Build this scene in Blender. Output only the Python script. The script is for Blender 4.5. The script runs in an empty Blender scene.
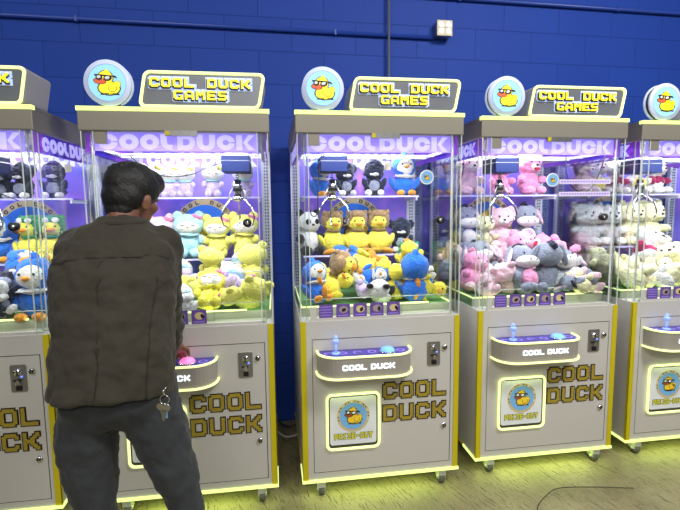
import bpy, math, random
from mathutils import Vector, Matrix, noise
rnd = random.Random(7)
C = bpy.context.scene.collection
PI = math.pi
def R(a): return math.radians(a)

# ------------------------------------------------------------------ materials
def srgb(r, g, b):
    f = lambda c: (c/255/12.92) if c/255 <= .04045 else ((c/255+.055)/1.055)**2.4
    return (f(r), f(g), f(b), 1)
def new_mat(name):
    m = bpy.data.materials.new(name); m.use_nodes = True
    return m, m.node_tree.nodes, m.node_tree.links, m.node_tree.nodes['Principled BSDF']
def mat(name, col, rough=.5, metal=0, emit=None, es=0, var=.06, nscale=8, bump=0, bscale=80, sheen=0, spec=.5, coat=0):
    m, N, L, b = new_mat(name)
    tc = N.new('ShaderNodeTexCoord'); nz = N.new('ShaderNodeTexNoise')
    nz.inputs['Scale'].default_value = nscale; nz.inputs['Detail'].default_value = 3
    L.new(tc.outputs['Object'], nz.inputs['Vector'])
    mx = N.new('ShaderNodeMix'); mx.data_type = 'RGBA'
    mx.inputs[6].default_value = [c*(1-var*2) for c in col[:3]]+[1]
    mx.inputs[7].default_value = [min(1, c*(1+var*2)) for c in col[:3]]+[1]
    L.new(nz.outputs['Fac'], mx.inputs[0]); L.new(mx.outputs[2], b.inputs['Base Color'])
    b.inputs['Roughness'].default_value = rough; b.inputs['Metallic'].default_value = metal
    b.inputs['Specular IOR Level'].default_value = spec
    b.inputs['Coat Weight'].default_value = coat
    if sheen: b.inputs['Sheen Weight'].default_value = sheen
    if emit:
        b.inputs['Emission Color'].default_value = emit; b.inputs['Emission Strength'].default_value = es
    if bump:
        n2 = N.new('ShaderNodeTexNoise'); n2.inputs['Scale'].default_value = bscale; n2.inputs['Detail'].default_value = 4
        L.new(tc.outputs['Object'], n2.inputs['Vector'])
        bp = N.new('ShaderNodeBump'); bp.inputs['Strength'].default_value = bump; bp.inputs['Distance'].default_value = .01
        L.new(n2.outputs['Fac'], bp.inputs['Height']); L.new(bp.outputs['Normal'], b.inputs['Normal'])
    return m
def glass_mat(name, tint=(1, 1, 1, 1), refl=.07):
    m = bpy.data.materials.new(name); m.use_nodes = True; N = m.node_tree.nodes; L = m.node_tree.links
    N.remove(N['Principled BSDF']); out = N['Material Output']
    t = N.new('ShaderNodeBsdfTransparent'); t.inputs[0].default_value = tint
    g = N.new('ShaderNodeBsdfGlossy'); g.inputs['Roughness'].default_value = .02
    lw = N.new('ShaderNodeLayerWeight'); lw.inputs['Blend'].default_value = .2
    mr = N.new('ShaderNodeMath'); mr.operation = 'MULTIPLY_ADD'; mr.inputs[1].default_value = .28; mr.inputs[2].default_value = refl
    L.new(lw.outputs['Fresnel'], mr.inputs[0])
    ms = N.new('ShaderNodeMixShader'); L.new(mr.outputs[0], ms.inputs[0]); L.new(t.outputs[0], ms.inputs[1]); L.new(g.outputs[0], ms.inputs[2])
    L.new(ms.outputs[0], out.inputs['Surface'])
    return m
def film_mat(name, ca, cb, scale=3.0, axis=0, trans=.6, lit=0):
    """printed translucent film, colour drifts along the strip"""
    m = bpy.data.materials.new(name); m.use_nodes = True; N = m.node_tree.nodes; L = m.node_tree.links
    N.remove(N['Principled BSDF']); out = N['Material Output']
    tc = N.new('ShaderNodeTexCoord'); nz = N.new('ShaderNodeTexNoise'); nz.inputs['Scale'].default_value = scale; nz.inputs['Detail'].default_value = 4
    L.new(tc.outputs['Object'], nz.inputs['Vector'])
    cr = N.new('ShaderNodeValToRGB'); cr.color_ramp.elements[0].position = .35; cr.color_ramp.elements[1].position = .65
    cr.color_ramp.elements[0].color = ca; cr.color_ramp.elements[1].color = cb
    L.new(nz.outputs['Fac'], cr.inputs[0])
    d = N.new('ShaderNodeBsdfDiffuse'); t = N.new('ShaderNodeBsdfTranslucent'); s = N.new('ShaderNodeMixShader'); s.inputs[0].default_value = trans
    for q in (d, t): L.new(cr.outputs[0], q.inputs['Color'])
    L.new(d.outputs[0], s.inputs[1]); L.new(t.outputs[0], s.inputs[2])
    if lit:  # film emits its own colour, standing in for LED light shining through
        e = N.new('ShaderNodeEmission'); e.inputs[1].default_value = lit; L.new(cr.outputs[0], e.inputs[0]); a = N.new('ShaderNodeAddShader')
        L.new(s.outputs[0], a.inputs[0]); L.new(e.outputs[0], a.inputs[1]); L.new(a.outputs[0], out.inputs['Surface'])
    else: L.new(s.outputs[0], out.inputs['Surface'])
    return m
def wall_mat():
    m, N, L, b = new_mat('painted_block')
    tc = N.new('ShaderNodeTexCoord'); mp = N.new('ShaderNodeMapping'); mp.inputs['Rotation'].default_value = (R(90), 0, 0)
    mp.inputs['Location'].default_value = (.13, .2, 0)
    sx = N.new('ShaderNodeSeparateXYZ'); cx = N.new('ShaderNodeCombineXYZ')
    L.new(tc.outputs['Object'], sx.inputs[0]); L.new(sx.outputs['X'], cx.inputs['X']); L.new(sx.outputs['Z'], cx.inputs['Y'])
    ad = N.new('ShaderNodeVectorMath'); ad.operation = 'ADD'; ad.inputs[1].default_value = (.142, -.008, 0); L.new(cx.outputs[0], ad.inputs[0])
    br = N.new('ShaderNodeTexBrick'); br.offset = .5
    br.inputs['Scale'].default_value = 1; br.inputs['Brick Width'].default_value = .42; br.inputs['Row Height'].default_value = .2055
    br.inputs['Mortar Size'].default_value = .0035; br.inputs['Mortar Smooth'].default_value = .5
    br.inputs['Color1'].default_value = srgb(33, 67, 160); br.inputs['Color2'].default_value = srgb(35, 70, 165)
    br.inputs['Mortar'].default_value = srgb(26, 54, 138)
    L.new(ad.outputs[0], br.inputs['Vector'])
    nz = N.new('ShaderNodeTexNoise'); nz.inputs['Scale'].default_value = 2.2; nz.inputs['Detail'].default_value = 5; L.new(tc.outputs['Object'], nz.inputs['Vector'])
    mx = N.new('ShaderNodeMix'); mx.data_type = 'RGBA'; mx.blend_type = 'MULTIPLY'; mx.inputs[0].default_value = .35
    cr = N.new('ShaderNodeValToRGB'); cr.color_ramp.elements[0].color = (.75, .75, .75, 1); cr.color_ramp.elements[1].color = (1.1, 1.1, 1.1, 1)
    L.new(nz.outputs['Fac'], cr.inputs[0]); L.new(br.outputs['Color'], mx.inputs[6]); L.new(cr.outputs[0], mx.inputs[7]); L.new(mx.outputs[2], b.inputs['Base Color'])
    n2 = N.new('ShaderNodeTexNoise'); n2.inputs['Scale'].default_value = 60; n2.inputs['Detail'].default_value = 6; L.new(tc.outputs['Object'], n2.inputs['Vector'])
    mm = N.new('ShaderNodeMath'); mm.operation = 'MULTIPLY_ADD'; mm.inputs[1].default_value = .25
    inv = N.new('ShaderNodeMath'); inv.operation = 'SUBTRACT'; inv.inputs[0].default_value = 1; L.new(br.outputs['Fac'], inv.inputs[1])
    L.new(n2.outputs['Fac'], mm.inputs[0]); L.new(inv.outputs[0], mm.inputs[2])
    bp = N.new('ShaderNodeBump'); bp.inputs['Strength'].default_value = .35; bp.inputs['Distance'].default_value = .004
    L.new(mm.outputs[0], bp.inputs['Height']); L.new(bp.outputs[0], b.inputs['Normal'])
    b.inputs['Roughness'].default_value = .6; b.inputs['Specular IOR Level'].default_value = .2
    return m
def floor_mat():
    m, N, L, b = new_mat('scuffed_vinyl_floor')
    tc = N.new('ShaderNodeTexCoord')
    def streak(rot, sc, seed, lo, hi):
        mp = N.new('ShaderNodeMapping'); mp.vector_type = 'TEXTURE'; mp.inputs['Rotation'].default_value = (0, 0, R(rot)); mp.inputs['Scale'].default_value = (1/sc[0], 1/sc[1], 1); mp.inputs['Location'].default_value = (seed, seed*2, 0)
        L.new(tc.outputs['Object'], mp.inputs[0]); n = N.new('ShaderNodeTexNoise'); n.inputs['Scale'].default_value = 1; n.inputs['Detail'].default_value = 5; n.inputs['Roughness'].default_value = .7
        L.new(mp.outputs[0], n.inputs['Vector']); r = N.new('ShaderNodeValToRGB'); r.color_ramp.elements[0].position = lo; r.color_ramp.elements[1].position = hi
        L.new(n.outputs['Fac'], r.inputs[0]); return r.outputs[0]
    base = N.new('ShaderNodeTexNoise'); base.inputs['Scale'].default_value = 3; base.inputs['Detail'].default_value = 6; L.new(tc.outputs['Object'], base.inputs['Vector'])
    cr = N.new('ShaderNodeValToRGB'); cr.color_ramp.elements[0].color = srgb(118, 110, 80); cr.color_ramp.elements[1].color = srgb(154, 145, 110)
    cr.color_ramp.elements[0].position = .3; cr.color_ramp.elements[1].position = .7; L.new(base.outputs['Fac'], cr.inputs[0])
    cur = cr.outputs[0]
    for k, s in enumerate([streak(-60, (7, 110, 1), 3, .385, .42), streak(-74, (9, 130, 1), 9, .38, .415), streak(22, (16, 150, 1), 5, .35, .385), streak(-48, (18, 160, 1), 1, .35, .38)]):
        mx = N.new('ShaderNodeMix'); mx.data_type = 'RGBA'; mx.inputs[6].default_value = srgb(64, 58, 42); L.new(cur, mx.inputs[7])
        L.new(s, mx.inputs[0]); cur = mx.outputs[2]
    br = N.new('ShaderNodeTexBrick'); br.offset = 0; br.inputs['Scale'].default_value = 1; br.inputs['Brick Width'].default_value = .305; br.inputs['Row Height'].default_value = .305
    br.inputs['Mortar Size'].default_value = .0012; br.inputs['Mortar'].default_value = (.6, .57, .5, 1); br.inputs['Color1'].default_value = (1, 1, 1, 1); br.inputs['Color2'].default_value = (.92, .92, .92, 1)
    mp = N.new('ShaderNodeMapping'); mp.inputs['Rotation'].default_value = (0, 0, R(-9.7)); L.new(tc.outputs['Object'], mp.inputs[0]); L.new(mp.outputs[0], br.inputs['Vector'])
    mx = N.new('ShaderNodeMix'); mx.data_type = 'RGBA'; mx.blend_type = 'MULTIPLY'; mx.inputs[0].default_value = .8; L.new(cur, mx.inputs[6]); L.new(br.outputs['Color'], mx.inputs[7])
    L.new(mx.outputs[2], b.inputs['Base Color']); b.inputs['Roughness'].default_value = .5
    return m
def galaxy_mat():
    m, N, L, b = new_mat('purple_poster')
    tc = N.new('ShaderNodeTexCoord'); nz = N.new('ShaderNodeTexNoise'); nz.inputs['Scale'].default_value = 3.2; nz.inputs['Detail'].default_value = 4; nz.inputs['Distortion'].default_value = 1.2
    L.new(tc.outputs['Object'], nz.inputs['Vector']); cr = N.new('ShaderNodeValToRGB'); e = cr.color_ramp.elements
    e[0].position = .3; e[0].color = srgb(96, 104, 214); e[1].position = .75; e[1].color = srgb(205, 180, 242)
    k = e.new(.5); k.color = srgb(132, 108, 222); k = e.new(.62); k.color = srgb(168, 112, 224)
    L.new(nz.outputs['Fac'], cr.inputs[0]); L.new(cr.outputs[0], b.inputs['Base Color']); b.inputs['Roughness'].default_value = .4
    return m
M = {}
M['wall'] = wall_mat(); M['floor'] = floor_mat(); M['poster'] = galaxy_mat()
M['glass'] = glass_mat('clear_pane', (.96, .98, .98, 1), .03)
M['acrylic_edge'] = mat('acrylic_edge', srgb(205, 212, 205), .15, spec=.8, var=.03)
M['acrylic'] = glass_mat('clear_acrylic', (.97, .985, .98, 1), .04)
M['silver'] = mat('silver_paint', srgb(200, 198, 194), .45, .15, var=.03, nscale=2, bump=.03, bscale=400)
M['silver_dark'] = mat('silver_paint_side', srgb(196, 193, 188), .45, .15, var=.03)
M['gap'] = mat('dark_gap_fill', srgb(52, 50, 46), .7)  # dark tone filling the recesses round door and flap
M['roof'] = mat('roof_paint', srgb(140, 136, 125), .45, .25, var=.03, nscale=2)
M['yellow_trim'] = mat('yellow_trim', srgb(196, 182, 12), .4, var=.04)
NE = (.90, 1.0, .45, 1)
M['neon'] = mat('neon_strip', srgb(235, 250, 150), .4, emit=NE, es=.95, var=0)
M['neon_green'] = mat('green_neon_strip', srgb(215, 245, 100), .4, emit=(.84, 1.0, .38, 1), es=.95, var=0)
M['neon_w'] = mat('backlit_white', srgb(240, 245, 250), .4, emit=(.85, .93, 1, 1), es=.95, var=0)
M['halo'] = mat('lit_halo_band', srgb(190, 205, 240), .5, emit=(.55, .68, 1, 1), es=.55, var=.02)
M['disc_face'] = mat('backlit_disc', srgb(150, 215, 240), .4, emit=srgb(140, 205, 240), es=.5, var=.03)
M['disc_rim'] = mat('backlit_disc_rim', srgb(205, 215, 240), .4, emit=srgb(185, 200, 238), es=.35, var=.03)
M['black'] = mat('black_plastic', srgb(18, 18, 22), .4)
M['print_black'] = mat('black_print', srgb(22, 22, 26), .5)
M['duck_yellow_lit'] = mat('backlit_yellow', srgb(250, 226, 40), .4, emit=srgb(250, 222, 40), es=.7, var=0)
M['duck_yellow'] = mat('yellow_print', srgb(242, 205, 50), .5)
M['beak_red'] = mat('beak_print', srgb(228, 100, 60), .5, emit=srgb(228, 90, 60), es=.25)
M['beak_orange'] = mat('brown_beak_print', srgb(150, 80, 50), .5)
M['lens'] = mat('lens_print', srgb(235, 240, 245), .4)
M['sky_print'] = mat('blue_print', srgb(45, 125, 225), .4)
M['sky_light'] = mat('light_blue_print', srgb(120, 180, 235), .4)
M['gold'] = mat('gold_letter', srgb(160, 140, 48), .4, .1, var=.15, nscale=14)
M['brown_edge'] = mat('dark_letter_edge', srgb(40, 30, 16), .5)
M['gold_print'] = mat('gold_ring_print', srgb(205, 188, 140), .5)
M['white_panel'] = mat('white_panel', srgb(225, 230, 236), .4, var=.02)
M['sign_face'] = mat('sign_face', srgb(112, 116, 126), .35, .2, var=.06)
M['letter_yellow'] = mat('lit_yellow_letter', srgb(250, 238, 60), .4, emit=srgb(248, 232, 50), es=.8, var=0)
M['prize_text'] = mat('yellow_green_text', srgb(214, 214, 60), .5)
M['ctl_grey'] = mat('control_grey', srgb(160, 156, 150), .4, .2)
M['ctl_top'] = mat('control_purple_print', srgb(62, 50, 150), .35, var=.3, nscale=30)
M['lilac_print'] = mat('lilac_print', srgb(150, 130, 225), .4)
M['joy'] = mat('lit_blue_clear_knob', srgb(150, 180, 255), .2, emit=srgb(90, 120, 255), es=.7)
M['button'] = mat('lit_button', srgb(120, 170, 255), .2, emit=srgb(70, 140, 255), es=.9)
M['button_pink'] = mat('lit_pink_button', srgb(255, 140, 190), .2, emit=srgb(255, 110, 190), es=.9)
M['chrome'] = mat('chrome', srgb(205, 205, 208), .15, 1, var=.02)
M['zinc'] = mat('zinc_plate', srgb(200, 202, 198), .35, .45)
M['steel'] = mat('brushed_steel', srgb(165, 165, 165), .32, .9, var=.08, nscale=40)
M['rubber'] = mat('grey_rubber', srgb(96, 98, 84), .7)
M['white_post'] = mat('white_post', srgb(205, 205, 222), .4)
M['slot'] = mat('dark_slot', srgb(50, 48, 60), .6)
M['shelf'] = glass_mat('clear_shelf', (.9, .9, .97, 1), .12)
M['shelf_edge'] = mat('shelf_edge', srgb(190, 185, 230), .3)
M['bed'] = mat('green_mat', srgb(96, 150, 84), .8, bump=.3, bscale=60, var=.2, nscale=40)
M['bed_front'] = mat('pale_green_board', srgb(165, 168, 150), .5)
M['film'] = film_mat('banner_film', srgb(160, 138, 232), srgb(200, 186, 250), 1.2, lit=.38)  # backlight added as emission in this and the next three films
M['film_purple'] = film_mat('banner_film_purple', srgb(140, 60, 190), srgb(160, 90, 215), 3, lit=.3)
M['film_side'] = film_mat('side_banner_film', srgb(70, 50, 190), srgb(165, 110, 220), 2.2, lit=.25)
M['film_white'] = film_mat('banner_letter_film', srgb(222, 216, 245), srgb(234, 230, 252), 3, lit=.42)
M['film_pale'] = film_mat('poster_letter', srgb(214, 214, 250), srgb(225, 225, 255), 3, trans=.1)
M['carriage'] = mat('navy_carriage', srgb(14, 28, 72), .55, spec=.15)
M['card'] = mat('purple_card', srgb(104, 74, 156), .4, var=.3, nscale=60)
M['card_pale'] = mat('card_print_pale', srgb(160, 145, 145), .4)
M['box_cream'] = mat('cream_cover', srgb(196, 188, 160), .4)
M['wall_pipe'] = mat('blue_painted_pipe', srgb(34, 66, 156), .4, var=.05)
M['grey_pipe'] = mat('grey_conduit', srgb(92, 98, 118), .45, .2)
M['cable'] = mat('cable_rubber', srgb(30, 30, 34), .5)
M['cable_white'] = mat('white_cable', srgb(200, 200, 205), .5)
M['notice'] = mat('pale_notice_film', srgb(226, 214, 248), .4)
# fur
FUR = dict(yellow=(252, 228, 84), pale_yellow=(250, 236, 112), chick=(250, 214, 70), orange=(240, 150, 50), brown=(150, 122, 86), green=(58, 140, 92), blue=(44, 112, 212), dark_blue=(28, 70, 190),
           white=(226, 224, 224), face_white=(244, 240, 228), navy=(38, 44, 66), grey=(134, 140, 158), pale=(232, 222, 226), pink=(244, 190, 204), rose=(238, 130, 172), hot=(250, 150, 190),
           cream=(236, 220, 176), lilac=(200, 182, 232), sky=(168, 214, 232), maroon=(150, 30, 80), black=(26, 26, 30), blush=(250, 170, 150), nose=(70, 40, 50), red=(190, 40, 70))
for k, v in FUR.items():
    M['fur_'+k] = mat('plush_'+k, srgb(*v), .9, bump=1, bscale=24, var=.2, nscale=30, sheen=.25, spec=.1)

# ------------------------------------------------------------------ mesh builder
class MB:
    def __init__(s): s.v = []; s.f = []; s.mi = []; s.sm = []; s.mats = []
    def midx(s, m):
        if m not in s.mats: s.mats.append(m)
        return s.mats.index(m)
    def add(s, vs, fs, m, smooth=False):
        o = len(s.v); s.v += [tuple(v) for v in vs]; k = s.midx(m)
        for f in fs: s.f.append(tuple(i+o for i in f)); s.mi.append(k); s.sm.append(smooth)
        return s
    def box(s, x0, y0, z0, x1, y1, z1, m):
        vs = [(x, y, z) for z in (z0, z1) for y in (y0, y1) for x in (x0, x1)]
        return s.add(vs, [(0, 2, 3, 1), (4, 5, 7, 6), (0, 1, 5, 4), (2, 6, 7, 3), (0, 4, 6, 2), (1, 3, 7, 5)], m)
    def prism(s, pts, y0, y1, m, tf=None, smooth=False):
        """2-D outline (x,z) counter-clockwise seen from -y, extruded y0 (front) -> y1"""
        n = len(pts); vs = [(p[0], y0, p[1]) for p in pts]+[(p[0], y1, p[1]) for p in pts]
        if tf: vs = [tf(v) for v in vs]
        s.add(vs, [tuple(range(n)), tuple(range(2*n-1, n-1, -1))], m)
        o = len(s.v)-2*n; k = s.midx(m)
        for i in range(n):
            j = (i+1) % n; s.f.append((o+j, o+i, o+n+i, o+n+j)); s.mi.append(k); s.sm.append(smooth)
        return s
    def slab(s, pts, z0, z1, m):
        """plan outline (x,y) extruded in z"""
        n = len(pts); vs = [(p[0], p[1], z0) for p in pts]+[(p[0], p[1], z1) for p in pts]
        fs = [tuple(range(n-1, -1, -1)), tuple(range(n, 2*n))]+[(i, (i+1) % n, n+(i+1) % n, n+i) for i in range(n)]
        return s.add(vs, fs, m)
    def tube(s, path, r, m, n=8, closed=False, smooth=True):
        P = [Vector(p) for p in path]; K = len(P); rr = r if isinstance(r, (list, tuple)) else [r]*K
        prev = None; vs = []
        for i in range(K):
            if closed: t = (P[(i+1) % K]-P[i-1])
            else: t = (P[min(i+1, K-1)]-P[max(i-1, 0)])
            t.normalize()
            if prev is None:
                a = Vector((0, 0, 1)) if abs(t.z) < .9 else Vector((1, 0, 0)); u = t.cross(a).normalized()
            else: u = (prev-t*prev.dot(t)).normalized()
            prev = u; w = t.cross(u)
            for k in range(n):
                a = 2*PI*k/n; vs.append(P[i]+(u*math.cos(a)+w*math.sin(a))*rr[i])
        fs = []
        for i in range(K if closed else K-1):
            j = (i+1) % K
            for k in range(n): fs.append((i*n+k, i*n+(k+1) % n, j*n+(k+1) % n, j*n+k))
        if not closed: fs += [tuple(range(n-1, -1, -1)), tuple(range((K-1)*n, K*n))]
        return s.add(vs, fs, m, smooth)
    def ell(s, c, r, m, rot=(0, 0, 0), nu=14, nv=9, amp=0, seed=0, fr=9):
        from mathutils import Euler
        Rm = Euler(rot).to_matrix(); vs = []; fs = []
        for i in range(1, nv):
            th = PI*i/nv
            for j in range(nu):
                ph = 2*PI*j/nu; vs.append(Vector((math.sin(th)*math.cos(ph), math.sin(th)*math.sin(ph), math.cos(th))))
        vs += [Vector((0, 0, 1)), Vector((0, 0, -1))]; T = len(vs)-2; B = T+1
        out = []
        for d in vs:
            k = 1+((amp*noise.noise(d*fr*.3+Vector((seed, seed*1.7, 0)))*2+amp*.9*noise.noise(d*fr*1.3+Vector((seed*2.1, seed, 5)))) if amp else 0)
            out.append(Vector(c)+Rm @ Vector((d.x*r[0]*k, d.y*r[1]*k, d.z*r[2]*k)))
        for i in range(nv-2):
            for j in range(nu): a = i*nu+j; b = i*nu+(j+1) % nu; fs.append((a, a+nu, b+nu, b))
        for j in range(nu):
            fs.append((T, j, (j+1) % nu)); q = (nv-2)*nu; fs.append((B, q+(j+1) % nu, q+j))
        return s.add(out, fs, m, True)
    def cyl(s, a, b, r, m, n=20, r2=None): return s.tube([a, b], [r, r if r2 is None else r2], m, n)
    def loft(s, rings, m, n=20, p=2.0):
        """rings: (centre, rx, ry, normal, side) -> closed body; superellipse power p"""
        vs = []; fs = []
        for c, rx, ry, nrm, side in rings:
            t = Vector(nrm).normalized(); u = Vector(side); u = (u-t*u.dot(t)).normalized(); w = t.cross(u)
            for k in range(n):
                a = 2*PI*k/n; ca, sa = math.cos(a), math.sin(a)
                ca = math.copysign(abs(ca)**(2/p), ca); sa = math.copysign(abs(sa)**(2/p), sa)
                vs.append(Vector(c)+u*ca*rx+w*sa*ry)
        K = len(rings)
        for i in range(K-1):
            for k in range(n): fs.append((i*n+k, i*n+(k+1) % n, (i+1)*n+(k+1) % n, (i+1)*n+k))
        fs += [tuple(range(n-1, -1, -1)), tuple(range((K-1)*n, K*n))]
        return s.add(vs, fs, m, True)
    def build(s, name, parent=None, loc=None, bevel=0, kind=None):
        me = bpy.data.meshes.new(name); me.from_pydata(s.v, [], s.f)
        for m in s.mats: me.materials.append(M[m] if isinstance(m, str) else m)
        me.polygons.foreach_set('material_index', s.mi); me.polygons.foreach_set('use_smooth', s.sm); me.update()
        o = bpy.data.objects.new(name, me); C.objects.link(o)
        if parent: o.parent = parent
        if loc: o.location = loc
        if bevel:
            b = o.modifiers.new('bevel', 'BEVEL'); b.width = bevel; b.segments = 2; b.limit_method = 'ANGLE'
        if kind: o['kind'] = kind
        return o
def empty(name, loc=(0, 0, 0), rz=0, parent=None):
    o = bpy.data.objects.new(name, None); C.objects.link(o); o.location = loc; o.rotation_euler = (0, 0, rz); o.empty_display_size = .05
    if parent: o.parent = parent
    return o
def tag(o, label, cat, group=None):
    o['label'] = label; o['category'] = cat
    if group: o['group'] = group
    return o
def kids(o): return CH.get(o.name, [])
CH = {}
def index_children():
    CH.clear()
    for o in C.objects:
        if o.parent: CH.setdefault(o.parent.name, []).append(o)
def copy_tree(o, parent=None):
    c = o.copy(); C.objects.link(c); c.parent = parent
    for ch in kids(o): copy_tree(ch, c)
    return c

# ------------------------------------------------------------------ 2-D graphics
GL = {
'C': ['.#####.', '#######', '##...##', '##.....', '##.....', '##...##', '#######', '.#####.'],
'O': ['.#####.', '#######', '##...##', '##...##', '##...##', '##...##', '#######', '.#####.'],
'L': ['##.....', '##.....', '##.....', '##.....', '##.....', '##.....', '#######', '#######'],
'D': ['######.', '#######', '##...##', '##...##', '##...##', '##...##', '#######', '######.'],
'U': ['##...##', '##...##', '##...##', '##...##', '##...##', '##...##', '#######', '.#####.'],
'K': ['##...##', '##..###', '##.###.', '#####..', '#####..', '##.###.', '##..###', '##...##'],
'G': ['.######', '#######', '##.....', '##.....', '##..###', '##...##', '#######', '.######'],
'A': ['..###..', '.#####.', '##...##', '##...##', '#######', '#######', '##...##', '##...##'],
'M': ['##...##', '###.###', '#######', '#######', '##.#.##', '##...##', '##...##', '##...##'],
'E': ['#######', '#######', '##.....', '######.', '######.', '##.....', '#######', '#######'],
'S': ['.######', '#######', '##.....', '######.', '.######', '.....##', '#######', '######.'],
'P': ['######.', '#######', '##...##', '##...##', '#######', '######.', '##.....', '##.....'],
'R': ['######.', '#######', '##...##', '##...##', '######.', '##.###.', '##..###', '##...##'],
'I': ['.####..', '.####..', '..##...', '..##...', '..##...', '..##...', '.####..', '.####..'],
'Z': ['#######', '#######', '....##.', '...##..', '..##...', '.##....', '#######', '#######'],
'T': ['#######', '#######', '..###..', '..###..', '..###..', '..###..', '..###..', '..###..'],
'-': ['.......', '.......', '.......', '.#####.', '.#####.', '.......', '.......', '.......'],
' ': ['.......']*8}
def pixtext(mb, txt, x, z, w, h, y0, y1, m, grow=0, tf=None, dx=0, dz=0):
    """pixel lettering: x,z = lower left, w,h = full width, height; grow dilates every run"""
    n = len(txt); cw = w/(n*8-1); chh = h/8
    for i, c in enumerate(txt):
        G_ = GL[c]; on = lambda r_, c_: 0 <= r_ < 8 and 0 <= c_ < 7 and G_[r_][c_] == '#'
        if grow < 0:
            for r in range(8):
                for j in range(7):
                    if on(r, j):
                        a = x+(i*8+j)*cw+dx-(0 if on(r, j-1) else grow); b = x+(i*8+j+1)*cw+dx+(0 if on(r, j+1) else grow)
                        t = z+h-r*chh+dz+(0 if on(r-1, j) else grow); u = z+h-(r+1)*chh+dz-(0 if on(r+1, j) else grow)
                        mb.prism([(a, u), (b, u), (b, t), (a, t)], y0, y1, m, tf)
            continue
        for r, row in enumerate(GL[c]):
            j = 0
            while j < 7:
                if row[j] == '#':
                    k = j
                    while k < 7 and row[k] == '#': k += 1
                    a = x+(i*8+j)*cw-grow+dx; b = x+(i*8+k)*cw+grow+dx; t = z+h-r*chh+grow+dz; u = z+h-(r+1)*chh-grow+dz
                    mb.prism([(a, u), (b, u), (b, t), (a, t)], y0, y1, m, tf); j = k
                else: j += 1
def arc(cx, cz, r0, r1, a0, a1, n=14):
    o = [(cx+r1*math.cos(R(a0+(a1-a0)*i/n)), cz+r1*math.sin(R(a0+(a1-a0)*i/n))) for i in range(n+1)]
    i_ = [(cx+r0*math.cos(R(a0+(a1-a0)*i/n)), cz+r0*math.sin(R(a0+(a1-a0)*i/n))) for i in range(n+1)]
    return [[i_[k], o[k], o[k+1], i_[k+1]] for k in range(n)]
def rect(a, b, c, d): return [(a, b), (c, b), (c, d), (a, d)]
def round_glyph(c):
    if c == 'C': return arc(.5, .5, .17, .5, 6, 354, 24), 1
    if c == 'O': return arc(.5, .5, .17, .5, 0, 360, 24), 1
    if c == 'l': return [rect(0, .5, .33, 1)]+arc(.5, .5, .17, .5, 180, 270, 8)+[rect(.5, 0, .62, .33)], .62
    if c == 'D': return [rect(0, 0, .3, 1), rect(.3, 0, .45, .3), rect(.3, .7, .45, 1)]+arc(.45, .5, .2, .5, -90, 90, 14), .95
    if c == 'U': return [rect(0, .45, .33, 1), rect(.67, .45, 1, 1)]+arc(.5, .45, .17, .5, 180, 360, 14), 1
    if c == 'K': return [rect(0, 0, .33, 1), [(.38, .5), (.6, .5), (1.02, 1), (.66, 1)], [(.38, .5), (.66, 0), (1.02, 0), (.6, .5)]], 1.02
    return [], .12
def roundtext(mb, x, z, w, h, y0, y1, m, tf=None):
    txt = 'COOl DUCK'; W = sum(round_glyph(c)[1] for c in txt)+.07*8; sx = w/W; cx = x
    for c in txt:
        ps, gw = round_glyph(c)
        for p in ps: mb.prism([(cx+q[0]*sx, z+q[1]*h) for q in p], y0, y1, m, tf)
        cx += (gw+.07)*sx
def ellp(cx, cz, rx, rz, rot=0, n=20):
    c, s_ = math.cos(R(rot)), math.sin(R(rot)); return [(cx+rx*math.cos(2*PI*i/n)*c-rz*math.sin(2*PI*i/n)*s_, cz+rx*math.cos(2*PI*i/n)*s_+rz*math.sin(2*PI*i/n)*c) for i in range(n)]
def duck(mb, cx, cz, s, y, yel, beak, tf=None):
    """flat duck in sunglasses, layered prints each .5 mm proud of the one below"""
    def L_(pts, k, m): mb.prism([(cx+a*s, cz+b*s) for a, b in pts], y-.0006*k, y, m, tf)
    body = ellp(.1, -.34, .62, .4); tail = ellp(.58, -.1, .2, .2, 30); head = ellp(-.08, .3, .42, .4); tuft = [(-.2, .6), (.2, .6), (-.02, .85)]
    big = lambda p, k=.05: [(a+(a-sum(q[0] for q in p)/len(p))*k/.4, b+(b-sum(q[1] for q in p)/len(p))*k/.4) for a, b in p]
    for p in (body, tail, head, tuft): L_(big(p), 1, 'print_black')
    for p in (body, tail, head, tuft): L_(p, 2, yel)
    L_([(-.45, -.74), (.72, -.74), (.62, -.62), (-.35, -.62)], 2, 'print_black')
    for q in arc(.3, -.3, .24, .27, 150, 380, 12): L_(q, 3, 'print_black')
    L_(big(ellp(-.42, .08, .34, .17, -8)), 3, 'print_black'); L_(ellp(-.42, .08, .34, .17, -8), 4, beak)
    L_([(-.72, .5), (.5, .42), (.62, .28), (.52, .3), (.3, .36), (-.7, .4)], 5, 'print_black')
    L_(ellp(-.45, .3, .2, .17, 10), 5, 'print_black'); L_(ellp(.05, .27, .25, .18, 10), 5, 'print_black')
    L_(ellp(-.47, .33, .12, .09, 15), 6, 'lens'); L_(ellp(.03, .29, .15, .1, 15), 6, 'lens')

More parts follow.
